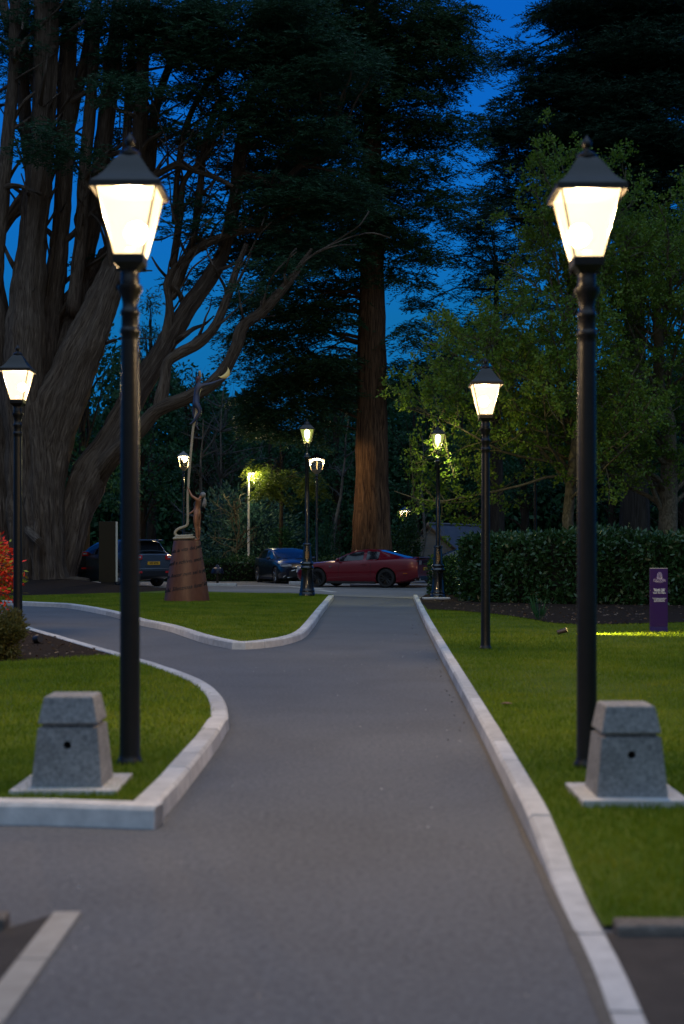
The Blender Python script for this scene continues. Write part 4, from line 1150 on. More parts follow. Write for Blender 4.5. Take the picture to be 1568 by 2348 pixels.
# ------------------------------------------------------------------ panels and signs
pb = thing('sign_panel', 'plain dark back of a tall sign panel with a pale edge strip', 'sign', G(247,1334,.28), 0)
ppm = F/pb.location.y; hh = (1333-1194)/ppm
m = M(); m.box((-.0,0,hh/2),(40/ppm,.09,hh)); m.build('panel', BROWNP, pb, bevel=.008)
m = M(); m.box((21.2/ppm,-.045,hh/2),(4.2/ppm,.07,hh*.985)); m.build('edge_strip', CREAM, pb, bevel=.004)
m = M(); m.box((-.0,0,-.05),(30/ppm,.06,.12)); m.build('foot', IRON, pb)

sg = thing('information_sign', 'slim purple totem sign with white lettering before the hedge', 'sign', G(1509.5,1451,.07), math.radians(-3))
ppm = F/sg.location.y; Hs = 148/ppm; Ws = 40.5/ppm
m = M(); m.box((0,0,Hs*.55),(Ws,.07,Hs*.9)); pan = m.build('panel', PURP, sg, bevel=.006)
m = M(); m.box((0,0,Hs*.05),(Ws*.995,.066,Hs*.1)); m.build('foot', PURPB, sg, bevel=.004)
m = M(); m.box((.0,0,Hs+.004),(Ws*.99,.05,.008)); m.build('top_edge', CREAM, sg)
fy = -.0365
# crop scale: panel spans 280..1810+190 rows of the close view
def sr(cyy): return Hs*(1-(cyy-280)/(2000-280))
def sx_(cxx): return Ws*((cxx-885)/(1112-655))
m = M()
def arch(w_, z0, z1, r=.0035):
    pts = []
    for k in range(13):
        t = k/12; a = math.pi*t
        xx = w_*math.cos(a); zz = z0+(z1-z0)*(math.sin(a)**.75)
        pts.append((sx_(903)+xx, fy, zz))
    m.tube([(pts[0][0],fy,z0-.02)]+pts+[(pts[-1][0],fy,z0-.02)], r, 5)
za, zb_ = sr(520), sr(380)
arch(Ws*.14, za, zb_); arch(Ws*.1, za, sr(408), .003)
for dx in (-.095,-.032,.032,.095):
    cxp = sx_(903)+Ws*dx
    m.tube([(cxp-Ws*.022,fy,sr(548)),(cxp-Ws*.022,fy,sr(520)),(cxp,fy,sr(505)),(cxp+Ws*.022,fy,sr(520)),(cxp+Ws*.022,fy,sr(548))], .003, 5)
for (dx,rr,row) in ((0,.04,435),(-.05,.03,480),(.05,.03,480)):
    cc = (sx_(903)+Ws*dx, sr(row))
    m.tube([(cc[0]+Ws*rr*math.cos(a),fy,cc[1]+Ws*rr*math.sin(a)) for a in [2*math.pi*k/12 for k in range(13)]], .003, 5)
m.tube([(sx_(903)-Ws*.15,fy,sr(552)),(sx_(903)+Ws*.15,fy,sr(552))], .003, 5)
m.build('emblem', LILAC, pan)
R90 = (math.pi/2,0,0)
def sline(s, row, wid, size, mt, bold=0.0):
    me = text('lettering', s, size, mt, pan, (sx_(896), fy, sr(row)), R90, bold=bold)
    wd = me.dimensions.x if me.dimensions.x else 1
    xs_ = [v.co.x for v in me.data.vertices]; k = (wid*Ws/(1112-655))/(max(xs_)-min(xs_))
    me.scale = (k,1,1); return me
sline('CULLODEN', 628, 312, .062, LILAC, .0008)
sline('ESTATE AND SPA', 660, 180, .022, LILAC)
sline("'Ninth Life'", 890, 290, .07, WHITEP, .0018)
sline('Sculptor - Barry Callaghan', 942, 325, .03, WHITEP, .0008)
for i,(t,wd) in enumerate((('This bronze sculpture has been commissioned',355),('by the Culloden Estate and Spa to mark',290),('the Canto Notturno by Leopardi',250),('sleeping moon and shepherd in the night',285))):
    sline(t, 1080+27*i, wd, .021, WHITEP, .0004)

# garden flood light and its beam
fl = thing('garden_spotlight', 'small brown ground spotlight lighting a strip of lawn', 'spotlight', G(1289,1455,.09)); fl.scale = (.72,.72,.72)
m = M(); m.tube([(-.05,0,-.02),(-.05,0,.07)], .02, 8); m.build('spike', IRON, fl)
m = M(); m.tube([(-.11,0,.05),(.04,.0,.09),(.09,0,.105)], [.045,.05,.06], 12); hdm = m.build('housing', mat('brown_housing', (.05,.03,.028), .5), fl, ang=40)
m = M(); m.tube([(.088,0,.1045),(.094,0,.106)], .052, 12); m.build('lens', emit('spot_lens', (1,.75,.25), 3), hdm)
l = bpy.data.lights.new('spot_beam', 'SPOT'); l.energy = 850; l.color = (1,.78,.16); l.spot_size = math.radians(48); l.spot_blend = .6; l.shadow_soft_size = .03
lo = bpy.data.objects.new('spot_beam', l); link(lo, fl); lo.location = (.13,-.0,.13); lo.rotation_euler = Vector((1,-.06,-.075)).to_track_quat('-Z','Y').to_euler()
bl = thing('garden_spotlight', 'small unlit black spotlight lying on the mulch by the left kerb', 'spotlight', G(86,1474,.1))
m = M(); ell(m, (0,0,.06), (.075,.06,.06), 14, 8); m.tube([(-.03,-.02,.05),(.06,-.09,.07)], [.05,.055], 12); m.build('housing', TRIM, bl, ang=50)
bb = thing('bollard_light', 'small dark blue capped garden light in front of the clipped hedge', 'garden light', (P(508,1320,60)[0],58.0,0))
zc_ = P(508,1307,58)[2]
m = M(); m.tube([(0,0,0),(0,0,zc_-.1)], .05, 10); m.build('post', IRON, bb)
m = M(); m.lathe([(.26,zc_-.13),(.27,zc_-.1),(.2,zc_+.08),(.1,zc_+.12),(.06,zc_+.2),(.02,zc_+.24)], 18); m.build('cap', mat('dark_blue_cap', (.006,.012,.035), .4), bb, ang=40)
lf = thing('fallen_leaf', 'single pale brown dead leaf lying on the right lawn', 'leaf', G(1160,1613,.115))
m = M(); lf.scale = (.7,.7,.7); m.add([(-.07,0,0),(-.03,.03,.012),(.03,.03,.016),(.08,0,.004),(.03,-.03,.01),(-.03,-.03,.014),(0,0,-.004)], [(0,1,6),(1,2,6),(2,3,6),(3,4,6),(4,5,6),(5,0,6)]); m.build('leaf_blade', mat('dead_leaf', (.3,.17,.13), .8), lf)

# low building with a slate roof
hb = thing('outbuilding', 'low grey brick outbuilding with steep slate roof behind the cars', 'building', (P(983,1206,88)[0],88,-1.2), math.radians(-28))
wz = P(983,1206,88)[2]+1.2; he = 1.7; hw = 2.15; Ln = 9.5
m = M(); m.add([(-hw,0,0),(hw,0,0),(hw,0,wz-he),(0,0,wz),(-hw,0,wz-he),(-hw,Ln,0),(hw,Ln,0),(hw,Ln,wz-he),(0,Ln,wz),(-hw,Ln,wz-he)], [(0,1,2,3,4),(5,9,8,7,6),(1,6,7,2),(0,4,9,5)]); m.build('wall', BRICK, hb)
m = M()
for s in (-1,1):
    e = 1.14; a = [(0,-.15,wz+.06),(0,Ln+.15,wz+.06),(s*hw*e,Ln+.15,wz-he*e+.06),(s*hw*e,-.15,wz-he*e+.06)]
    sl_ = math.hypot(hw,he)*e
    b = [(p[0],p[1],p[2]+.07) for p in a]
    m.add(a+b, [(0,1,2,3),(7,6,5,4),(0,4,5,1),(1,5,6,2),(2,6,7,3),(3,7,4,0)], [(0,0),(Ln,0),(Ln,sl_),(0,sl_)]*2)
rf = m.build('roof', SLATET, hb)
m = M(); m.tube([(0,-.16,wz+.15),(0,Ln+.16,wz+.15)], .09, 8); m.build('ridge', mat('ridge_tile', (.12,.12,.13), .6), rf)
m = M()
for s in (-1,1): m.hexa([(0,-.19,wz-.13),(0,-.155,wz-.13),(s*hw*1.14,-.155,wz-he*1.14-.13),(s*hw*1.14,-.19,wz-he*1.14-.13)],[(0,-.19,wz+.06),(0,-.155,wz+.06),(s*hw*1.14,-.155,wz-he*1.14+.06),(s*hw*1.14,-.19,wz-he*1.14+.06)])
m.build('barge_board', IRON, rf)

# ------------------------------------------------------------------ hedges and shrubs
def hedge_pts(path, w, z0, z1, n, round_=.25, jit=.06):
    """points and outward normals over the clipped surface of a hedge run"""
    pts = [np.array(p, float) for p in path]
    seg = [np.linalg.norm(pts[i+1]-pts[i]) for i in range(len(pts)-1)]; cum = np.concatenate([[0],np.cumsum(seg)]); tot = cum[-1]
    s = rng.uniform(0, tot, n); i = np.clip(np.searchsorted(cum, s, side='right')-1, 0, len(seg)-1)
    t = ((s-cum[i])/np.array(seg)[i])[:,None]; A = np.array(pts)[i]; B = np.array(pts)[i+1]; c = A*(1-t)+B*t
    d = unit(B-A); nn = np.stack([-d[:,1],d[:,0]],1)
    H = z1-z0; per = 2*H+w; q = rng.uniform(0, per, n)
    pos = np.zeros((n,3)); nor = np.zeros((n,3))
    a = q < H; b = (q >= H) & (q < 2*H); k = q >= 2*H
    for msk, sg_ in ((a,-1),(b,1)):
        pos[msk,:2] = c[msk]+nn[msk]*sg_*w/2; pos[msk,2] = z0+(q[msk] % H); nor[msk,:2] = nn[msk]*sg_
    pos[k,:2] = c[k]+nn[k]*((q[k]-2*H)-w/2)[:,None]; pos[k,2] = z1; nor[k,2] = 1
    # end caps
    ne = n//10
    for e, dd in ((pts[0], -(pts[1]-pts[0])), (pts[-1], pts[-1]-pts[-2])):
        dd = dd/np.linalg.norm(dd); m_ = np.array((-dd[1],dd[0])); u = rng.uniform(-w/2,w/2,ne//2); z = rng.uniform(z0,z1,ne//2)
        p = np.zeros((ne//2,3)); p[:,:2] = e+m_*u[:,None]; p[:,2] = z; o = np.zeros((ne//2,3)); o[:,:2] = dd
        pos = np.concatenate([pos,p]); nor = np.concatenate([nor,o])
    bulge = .07*np.sin(pos[:,0]*1.7+pos[:,2]*2.3)+.05*np.sin(pos[:,0]*4.1-pos[:,2]*3+pos[:,1]*2)
    pos += nor*(bulge+rng.normal(scale=jit, size=len(pos)))[:,None]
    top = np.clip((pos[:,2]-(z1-round_))/round_, 0, 1)
    pos[:,:2] -= nor[:,:2]*(top**2*.12)[:,None]
    return pos, nor
def hedge(name, label, path, w, z0, z1, n, lm, L, W, cat='hedge', jit=.06):
    root = thing(name, label, cat, (0,0,0))
    p, nr = hedge_pts(path, w, z0, z1, n, jit=jit)
    d = unit(nr*.45+rng.normal(scale=.75, size=nr.shape)+np.array((0,0,.15)))
    npmesh('foliage', leafquads(p, d, L*rng.uniform(.6,1.3,len(p)), W*rng.uniform(.7,1.3,len(p))), 4, lm, root)
    m = M(); rs = []
    pts = [np.array(q, float) for q in path]
    for i,q in enumerate(pts):
        t = pts[min(i+1,len(pts)-1)]-pts[max(i-1,0)]; t = t/np.linalg.norm(t); nn = np.array((-t[1],t[0]))*(w/2-.14)
        e = -t*.0 if 0 < i < len(pts)-1 else (t*.14 if i == 0 else -t*.14)
        a = q+e
        rs.append([(*(a-nn),z0),(*(a+nn),z0),(*(a+nn),z1-.14),(*(a-nn),z1-.14)])
    m.rings(rs); m.build('stems', mat('hedge_inside', (.008,.01,.005), 1.0) if 'hedge_inside' not in bpy.data.materials else bpy.data.materials['hedge_inside'], root)
    return root
zH = P(1300,1233,34)[2]
hedge('laurel_hedge', 'tall clipped laurel hedge with glossy leaves behind the right lawn', smooth_poly([(3.5,36.2),(5.4,34.6),(8.5,33.8),(14.5,33.6)],4), 1.5, .05, zH, 46000, LHEDGE, .15, .066)
hedge('low_hedge', 'low dark clipped hedge beside the right ornate lamp post', smooth_poly([(3.05,42.3),(3.6,40.6),(4.3,38.9)],3), 1.1, .05, P(1040,1290,40.5)[2], 8000, LHEDGE2, .11, .05)
hedge('low_hedge', 'low clipped hedge running behind the black hatchback and the cone', [(-14,61.5),(-6,61.5),(-1.5,62),(2.6,62)], 1.2, 0, P(520,1284,61)[2], 12000, LHEDGE2, .13, .06)

def blob_shrub(name, label, cat, c, r, n, lm, L, W, stem=True, droop=0.0):
    root = thing(name, label, cat, (c[0],c[1],0))
    k = max(8, n//60); cc = inellip(k, (r[0],r[1],r[2])); cc[:,2] += c[2]
    q = np.repeat(cc, n//k, axis=0); p = q+inellip(len(q), np.array(r)*.34)
    d = unit((p-np.array((0,0,c[2])))/np.array(r)+rng.normal(scale=.7, size=p.shape)+np.array((0,0,.25-droop)))
    p[:,2] = np.maximum(p[:,2], .1)
    npmesh('foliage', leafquads(p, d, L*rng.uniform(.6,1.35,len(p)), W*rng.uniform(.7,1.3,len(p))), 4, lm, root)
    if stem:
        m = M()
        for j in range(min(14,k)):
            e = cc[rnd.randrange(k)]; m.tube([(0,0,0),(e[0]*.4,e[1]*.4,e[2]*.55),tuple(e)], [.03,.02,.006], 5)
        m.build('stems', BARKD, root)
    return root
c = P(2,1300,26.5); blob_shrub('red_shrub', 'bright red leaved shrub with yellow green leaves at the left edge', 'shrub', (c[0]-.5,26.5,.95), (.72,.7,.98), 7500, LPHOT, .105, .045)
c = P(0,1452,17); blob_shrub('round_bush', 'small rounded olive brown bush on the mulch at the left edge', 'shrub', (c[0]-.0,17,.37), (.31,.32,.31), 5200, LBUSH, .055, .024)
c = P(560,1210,70); blob_shrub('rhododendron', 'broad blue green shrub standing behind the low clipped hedge', 'shrub', (c[0],69,1.7), (2.6,2.0,2.4), 9000, LTEAL, .24, .09)
c = P(650,1265,68); blob_shrub('young_conifer', 'small upright green bush beside the white lamp pole', 'shrub', (c[0],67,1.0), (.8,.8,1.5), 2600, LWOOD, .2, .05)
c = P(742,1255,72); blob_shrub('young_conifer', 'small upright green bush behind the red coupe bonnet', 'shrub', (c[0],72,1.1), (.75,.8,1.6), 2600, LWOOD, .2, .05)
c = P(928,1262,76); blob_shrub('rounded_shrub', 'dark rounded shrub between the giant trunk and the outbuilding', 'shrub', (c[0],76,1.0), (.85,.9,2.3), 4500, LHEDGE2, .16, .07)
# strappy plant on the bed edge
pl = thing('strappy_plant', 'small clump of upright strap leaves at the mulch edge by the hedge', 'plant', G(1237,1421,.1))
n = 26; a = rng.uniform(0,6.28,n); B = np.stack([.05*np.cos(a),.05*np.sin(a),np.zeros(n)],1); D = unit(np.stack([np.cos(a)*.45,np.sin(a)*.45,np.ones(n)],1)+rng.normal(scale=.15,size=(n,3)))
npmesh('leaf_blade', leafquads(B, D, rng.uniform(.25,.55,n), .03), 4, LWOOD, pl)
# ground litter: pale chips on mulch
for nm, pl_, z, lab in (('wood_chip', [(-30,14),(-30,26)], .1, 'x'),):
    pts = [(rng.uniform(-7.5,-2.5), rng.uniform(13.5,24)) for _ in range(900)]
    bedp = [tuple(p) for p in bed]
    q = np.array(pts); ins = poly_in(bedp, q[:,0], q[:,1]); q = q[ins]
    B = np.concatenate([q, np.full((len(q),1),.112)],1); D = unit(np.concatenate([rng.normal(size=(len(q),2)), rng.uniform(-.1,.35,(len(q),1))],1))
    o = npmesh('wood_chips', leafquads(B, D, rng.uniform(.03,.09,len(q)), rng.uniform(.012,.03,len(q))), 4, leafmat('chip', [(.05,.03,.02),(.12,.075,.045),(.28,.2,.13)], trans=0)); tag(o, 'bark chips scattered over the mulch bed left of the path', 'bark chips', kind='stuff')
n = 1400; X_ = rng.uniform(2.2,13,n); Y_ = rng.uniform(24,37,n); ins = poly_in([(p[0],p[1]) for p in bp]+[(26,40.8),(2.4,40.8)], X_, Y_); X_ = X_[ins]; Y_ = Y_[ins]
o = npmesh('wood_chips', leafquads(np.stack([X_,Y_,np.full(len(X_),.112)],1), unit(np.concatenate([rng.normal(size=(len(X_),2)), rng.uniform(0,.3,(len(X_),1))],1)), rng.uniform(.03,.1,len(X_)), rng.uniform(.015,.04,len(X_))), 4, bpy.data.materials['chip']); tag(o, 'bark chips scattered over the mulch below the laurel hedge', 'bark chips', kind='stuff')

# ------------------------------------------------------------------ trees
def crown_pads(pads, Y0, kk, leaf=.18, w=.042, spray=.6, n=13, cl=(.7,1.05), spc=28, up=.02, droop=.14, ymax=3.5, thick=.1):
    """foliage shelves: pads are (px, py, rx, ry, density) in picture units at distance Y0; each is filled with flat clumps of sprays"""
    Cs = []
    for pd in pads:
        px_, py_, rx, ry = pd[:4]; dn = pd[4] if len(pd) > 4 else 1.0; dY = pd[5] if len(pd) > 5 else 0
        c = np.array(P(px_, py_, Y0+dY)); wx = rx*Y0/F; wz = ry*Y0/F; wy = min(wx, ymax)
        k = max(1, int(wx*wz*kk*dn)); q = c+inellip(k, (wx,wy,wz)); Cs.append(q)
    C = np.concatenate(Cs); r = rng.uniform(cl[0], cl[1], len(C))
    q = np.repeat(C, spc, axis=0); rr = np.repeat(r, spc)
    a = rng.uniform(0, 2*np.pi, len(q)); t = rng.uniform(.0, .75, len(q))
    d = np.stack([np.cos(a), np.sin(a), rng.uniform(-.22,.2,len(q))+up], 1)
    p = q+np.stack([np.cos(a)*t*rr, np.sin(a)*t*rr, rng.normal(scale=thick, size=len(q))-.12*t*rr], 1)
    return spray_quads(p, unit(d), n, spray, leaf, w, droop), C

def curve(a, b, lift=.0, sag=.0, k=7, wob=.15):
    a = np.array(a); b = np.array(b); out = []
    L = np.linalg.norm(b-a); o = rng.normal(scale=wob*L*.12, size=(k,3))
    for i in range(k):
        t = i/(k-1); p = a*(1-t)+b*t; p = p+np.array((0,0,1))*(lift*math.sin(math.pi*t)-sag*t*t*0)+(o[i] if 0 < i < k-1 else 0)
        out.append(Vector(p))
    return out

# --- the giant many-stemmed cypress
YT = 51.5
cyp = thing('cypress_tree', 'huge many stemmed cypress with fluted bark spreading over the left side', 'tree', (P(70,1335,YT)[0],YT,.1))
base = Vector(cyp.location)
def stem(m, pts, seed, n=14, fl=.10, k=4):
    if pts[0][1] < 1300:      # root a side limb well inside what carries it
        (x0_,y0_,r0_,d0_),(x1_,y1_,_,_) = pts[0], pts[1]; L_ = math.hypot(x1_-x0_, y1_-y0_)
        k_ = 2.2 if r0_ > 16 else 1.0
        pts = [(x0_-(x1_-x0_)/L_*r0_*k_, y0_-(y1_-y0_)/L_*r0_*k_, r0_*.5, d0_+.5)]+list(pts)
    q = [np.array((*P(x,y,YT+dy), r*YT/F)) for x,y,r,dy in pts]
    sm = smooth_poly(q, k)
    m.tube([Vector(p[:3])-base for p in sm], [max(.02,p[3]) for p in sm], n, flute=fl, seed=seed, lobes=rnd.choice((3,4,5)), rough=.16)
STEMS = [
 [(75,640,18,.5),(90,480,16,.8),(64,330,15,1),(52,160,14,1),(56,-40,13,1)],
 [(168,700,16,.5),(185,560,14,.8),(192,420,14,.9),(206,260,14,1),(216,90,13,1),(224,-40,12,1)],
 [(300,540,12,1),(288,420,11,1.2),(292,300,11,1.3),(300,160,10,1.4),(306,-40,9,1.4)],
 [(400,670,10,1),(440,560,9,1.2),(456,450,9,1.3),(470,330,8,1.4),(500,230,6,1.5)],
 [(20,1345,66,0),(22,1250,58,0),(18,1100,55,0),(5,950,52,0),(-12,800,45,0),(-30,640,36,0),(-45,450,28,0),(-58,260,18,0),(-66,80,10,0),(-70,-60,3,0)],
 [(70,1342,46,-1.0),(66,1230,44,-1),(62,1080,46,-1),(60,930,48,-1),(62,800,42,-1),(67,650,34,-.5),(80,500,30,0),(96,320,29,0),(103,150,28,0),(106,-40,27,0)],
 [(108,1350,30,-1.6),(104,1290,27,-1.5),(98,1190,32,-1.5),(92,1050,34,-1.4),(84,930,34,-1.2)],
 [(128,1344,34,-1.2),(118,1270,31,-1.2),(108,1150,38,-1.2),(112,1030,50,-1.0),(140,930,54,-1),(180,830,46,-1),(222,730,38,-.8),(252,650,32,-.5),(275,590,28,0),(300,490,24,0),(317,390,19,0),(322,270,16,0),(328,120,13,0),(333,-40,11,0)],
 [(98,900,30,.6),(112,760,26,.8),(122,680,24,1),(137,560,20,1),(148,400,19,1),(152,240,19,1),(158,80,18,1),(164,-40,17,1)],
 [(90,900,36,1.5),(118,760,28,1.5),(160,690,22,1.5),(205,640,17,1.5),(245,575,13,1.5),(290,520,10,1.5)],
 [(150,860,38,.8),(178,720,26,1.2),(195,620,20,1.5),(214,500,18,1.5),(234,360,18,1.5),(252,210,19,1.5),(268,60,18,1.5),(276,-40,17,1.5)],
 [(255,640,22,.3),(300,540,15,.6),(338,430,12,.8),(350,340,12,1),(353,270,11,1),(385,160,9,1.2),(430,80,8,1.4),(455,-20,7,1.6)],
 [(145,1342,26,-.8),(158,1265,30,-.8),(178,1160,36,-.6),(212,1080,38,-.4),(255,1010,33,-.2),(292,940,28,0),(325,880,25,.2),(375,800,23,.4),(425,715,20,.6),(478,640,17,.8),(510,585,15,1),(526,520,14,1),(540,440,13,1),(548,380,14,1),(556,320,13,1),(572,230,10,1.2),(610,150,8,1.4),(650,60,6,1.6)],
 [(215,1110,24,-.1),(262,1045,21,-1.1),(318,988,18,-1.6),(362,940,16,-1.8),(440,907,15,-2),(500,867,14,-2.1),(540,800,14,-2.2),(558,748,14,-2.2),(600,715,13,-2.2),(655,655,9,-2.2),(695,600,6,-2),(715,570,3,-2)],
 [(366,930,14,-1.7),(378,872,12,-1.6),(384,832,11,-1.5),(410,810,13,-1.4),(450,790,13,-1.2),(490,752,11,-1),(518,690,10,-.8),(540,625,8,-.6),(565,560,6,-.4)],
 [(376,810,14,.3),(388,740,12,.3),(388,690,9,.3),(384,650,10,.3),(402,612,7,.3),(430,592,5,.3)],
 [(320,395,12,.4),(352,402,8,.2),(385,386,7,0),(410,376,7,0),(450,392,7,-.2),(490,405,6,-.3),(535,428,4,-.4)],
 [(398,600,9,.8),(412,500,8,1),(420,420,7,1),(450,380,7,1),(478,345,6,1),(496,305,5,1),(508,240,4,1)],
 [(400,655,12,.4),(430,590,10,.4),(480,555,9,.3),(545,532,8,.2),(610,520,6,.2),(660,490,4,.2)],
 [(-14,640,20,-.5),(8,430,16,-.5),(20,300,14,-.5),(32,150,13,-.5),(34,-40,12,-.5)],
 [(-40,590,16,.5),(10,515,14,.5),(60,440,12,.5),(110,340,10,.5),(150,270,7,.5)],
 [(553,395,8,1),(590,408,8,.8),(640,425,7,.6),(690,380,9,.6),(725,368,8,.6),(765,350,5,.6)],
 [(158,300,12,1.3),(176,220,13,1.5),(200,120,14,1.5),(215,30,12,1.5),(225,-40,10,1.5)],
 [(100,240,14,.8),(60,130,14,1),(20,60,12,1),(0,-30,10,1)],
 [(400,500,6,1.1),(408,390,7,1.3),(430,280,7,1.5),(470,200,7,1.5),(520,140,6,1.5),(580,60,4,1.5)],
 [(58,1205,9,-1.2),(74,1226,10,-2.2),(90,1242,9,-2.8)],
 [(84,1345,9,-2.2),(82,1260,8,-2.1),(88,1190,8,-1.9)],
 [(160,1342,20,-1.4),(178,1333,12,-1.8),(205,1330,5,-2)],
]
m = M()
for i, s_ in enumerate(STEMS):
    big = max(p[2] for p in s_) > 25
    stem(m, s_, i, 34 if big else 16, .2 if big else .09, 9 if big else 6)
SUB = []
rb = np.random.default_rng(4)
for s_ in STEMS[:21]:
    for p, q in zip(s_[1:], s_[2:]):
        if p[1] > 860 or p[1] < 30: continue
        for _ in range(2 if p[1] < 700 else 1):
            x, y, r, d0 = p; r = min(r*.42, 9)*rb.uniform(.6,1.1); an = rb.normal(loc=.35, scale=.45); ln = rb.uniform(90,240); br = [(x, y, r, d0)]
            for k in range(1,6):
                an += rb.normal(scale=.22)+(.05 if k > 2 else -.03); x += math.sin(an)*ln/5; y -= math.cos(an)*ln/5
                br.append((x, y, max(1.6, r*(1-.17*k)), d0+rb.normal(scale=.25)*k))
            SUB.append(br)
for i, s_ in enumerate(SUB): stem(m, s_, 100+i, 9, .06, 3)
cpads = [(600,50,190,90,1.3),(700,150,160,80,1.3),(480,110,120,70,1.1),(390,40,110,70,1.1),(250,60,110,60,.8),(150,20,90,40,.7),(40,120,60,60,.6),(640,235,150,50,1.1),
 (470,205,90,40,.8),(720,330,110,60,.9),(745,450,120,60,1.2),(640,470,110,45,1.1),(590,420,70,30,.8),(700,550,100,40,1.0),(660,610,80,30,.7,-1.5),(272,212,80,30,.9,-2),(140,335,80,36,.9,-2),(560,300,90,50,.55),
 (300,140,70,40,.7),(420,330,50,40,.35),(380,240,60,30,.6),(470,470,60,40,.35),(540,500,70,30,.5),(600,660,50,20,.6,-2),(215,560,30,60,.4,1.5),(400,520,50,50,.25),(70,30,80,40,.8),(350,60,90,60,1),(380,300,110,120,.3,4),(250,400,110,100,.3,5),(490,400,110,110,.3,4),(560,300,120,90,.5,4),(660,380,120,100,1,4),(200,150,140,100,.35,4),(60,180,90,120,.3,4),(540,560,90,50,.7,3),(470,640,60,30,.5,3),(620,560,100,70,1,3)]
quads, CC = crown_pads(cpads, YT, 14, ymax=3.0)
CCl = CC-np.array(base)
tips = [np.array(P(s_[-1][0], s_[-1][1], YT+s_[-1][3]))-np.array(base) for s_ in STEMS[:25]]
mids = [np.array(P(p[0],p[1],YT+p[3]))-np.array(base) for s_ in STEMS[:25] for p in s_ if p[1] < 720]
mids = np.array(mids+tips)
for q in CCl[rng.choice(len(CCl), 150, replace=False)]:
    dd = np.linalg.norm(mids-q, axis=1)+(mids[:,2] > q[2]+1)*2; k = int(np.argmin(dd))
    if dd[k] > 7: continue
    m.tube(curve(mids[k], q, .2), list(np.linspace(.07,.018,7)), 5)
trunk = m.build('trunk', BARKC, cyp, ang=80)
npmesh('crown', quads-np.array(base), 4, LCYP, cyp)

def conifer(name, label, px_, ybase, Y, r0, ztop, pads, kk, lm, bark, lean=0, nl=70, flare=1.25, **k):
    b = Vector((P(px_,ybase,Y)[0], Y, 0)); root = thing(name, label, 'tree', b)
    m = M(); K = 60; pts = []; rad = []
    for i in range(K):
        t = i/(K-1); z = ztop*t
        pts.append((lean*t, .0, z)); rad.append(r0*(1-t*.85)*(1+(flare-1)*math.exp(-z/1.6)))
    m.tube(pts, rad, 40, flute=.06, seed=int(px_), lobes=7, rough=.08)
    quads, CC = crown_pads(pads, Y, kk, **k)
    CCl = CC-np.array(b)
    for q in CCl[rng.choice(len(CCl), min(nl,len(CCl)), replace=False)]:
        h = np.hypot(q[0],q[1]); z0 = min(ztop*.97, max(2, q[2]+h*rng.uniform(-.1,.35)))
        rr = max(.025, min(.12, h*.016))
        m.tube(curve((lean*z0/ztop,0,z0), q, .12*h), list(np.linspace(rr,.015,7)), 5)
    m.build('trunk', bark, root, ang=80)
    npmesh('crown', quads-np.array(b), 4, lm, root)
    return root
# --- straight redwood in the middle
conifer('redwood_tree', 'giant straight trunked conifer rising behind the red coupe', 853, 1334, 60, .80, 30, [
 (850,60,220,110,1.35),(760,180,170,80,1.2),(980,150,130,80,1.1),(900,270,150,70,.9),(1030,60,70,60,1.0),(1010,300,70,60,.8),(760,310,120,60,.8),(690,90,120,90,1.0),
 (960,400,110,60,.75),(830,420,110,60,1.0),(700,430,110,55,1.0),(640,520,90,40,.8),(780,540,130,60,1.15),(930,560,90,50,.9),(870,480,110,50,1.0),(1000,480,70,50,.55),(690,620,110,45,.9),(800,620,90,40,1.1),(920,640,70,30,.6),
 (600,690,90,45,.9),(690,720,100,60,1.0),(780,710,55,40,.9),(590,780,80,50,.9),(700,830,110,70,1.3),(620,880,80,60,1.2),(740,900,70,60,1.2),(660,970,90,50,1.2),(590,950,50,40,1.0),(960,760,60,50,.55),(1000,850,70,60,.6),(930,860,45,60,.6)],
 12.5, LRED, BARKR, nl=130, leaf=.19, w=.045, spray=.65, up=-.05, droop=.25)
# --- dark cedar top right
conifer('cedar_tree', 'broad dark layered conifer filling the upper right sky', 1455, 1334, 72, .75, 36, [
 (1400,30,150,60,1.3),(1520,40,120,70,1.3),(1290,30,60,40,1.0),(1440,140,170,60,1.4),(1320,150,90,35,1.1),(1210,130,90,18,.9),(1560,170,100,70,1.3),(1250,220,120,35,1.1),(1400,240,170,60,1.4),(1160,290,80,30,.9),(1260,310,130,45,1.1),(1420,330,170,60,1.3),(1560,330,90,60,1.2),(1180,370,90,35,.8),(1330,410,130,50,1.0),(1500,430,120,60,1.0),(1150,460,70,40,.7),(1250,500,100,50,.7),(1420,520,130,50,.8),(1540,540,80,60,.8)],
 14, LDRK, BARKD, nl=110, leaf=.22, w=.055, spray=.75, cl=(.8,1.25))
# --- pine between them
conifer('pine_tree', 'dark open crowned pine standing behind the spring trees', 1138, 1334, 66, .42, 15, [(1100,520,70,40,.8),(1170,580,80,40,.9),(1120,470,50,30,.7),
 (1080,560,50,40,.6),(1130,620,80,40,.8),(1060,660,60,35,.6),(1170,700,90,45,.8),(1010,600,50,25,.5),(960,690,50,30,.45),(1040,740,50,30,.5),(1110,780,90,50,.9),(1010,800,60,30,.5),(1190,820,90,60,.9),(1060,870,80,50,.8),(1150,930,100,50,.9),(940,720,40,30,.4),(1040,500,50,30,.5)],
 15, LDRK, BARKD, nl=60, leaf=.17, w=.04, cl=(.45,.75), spc=20)

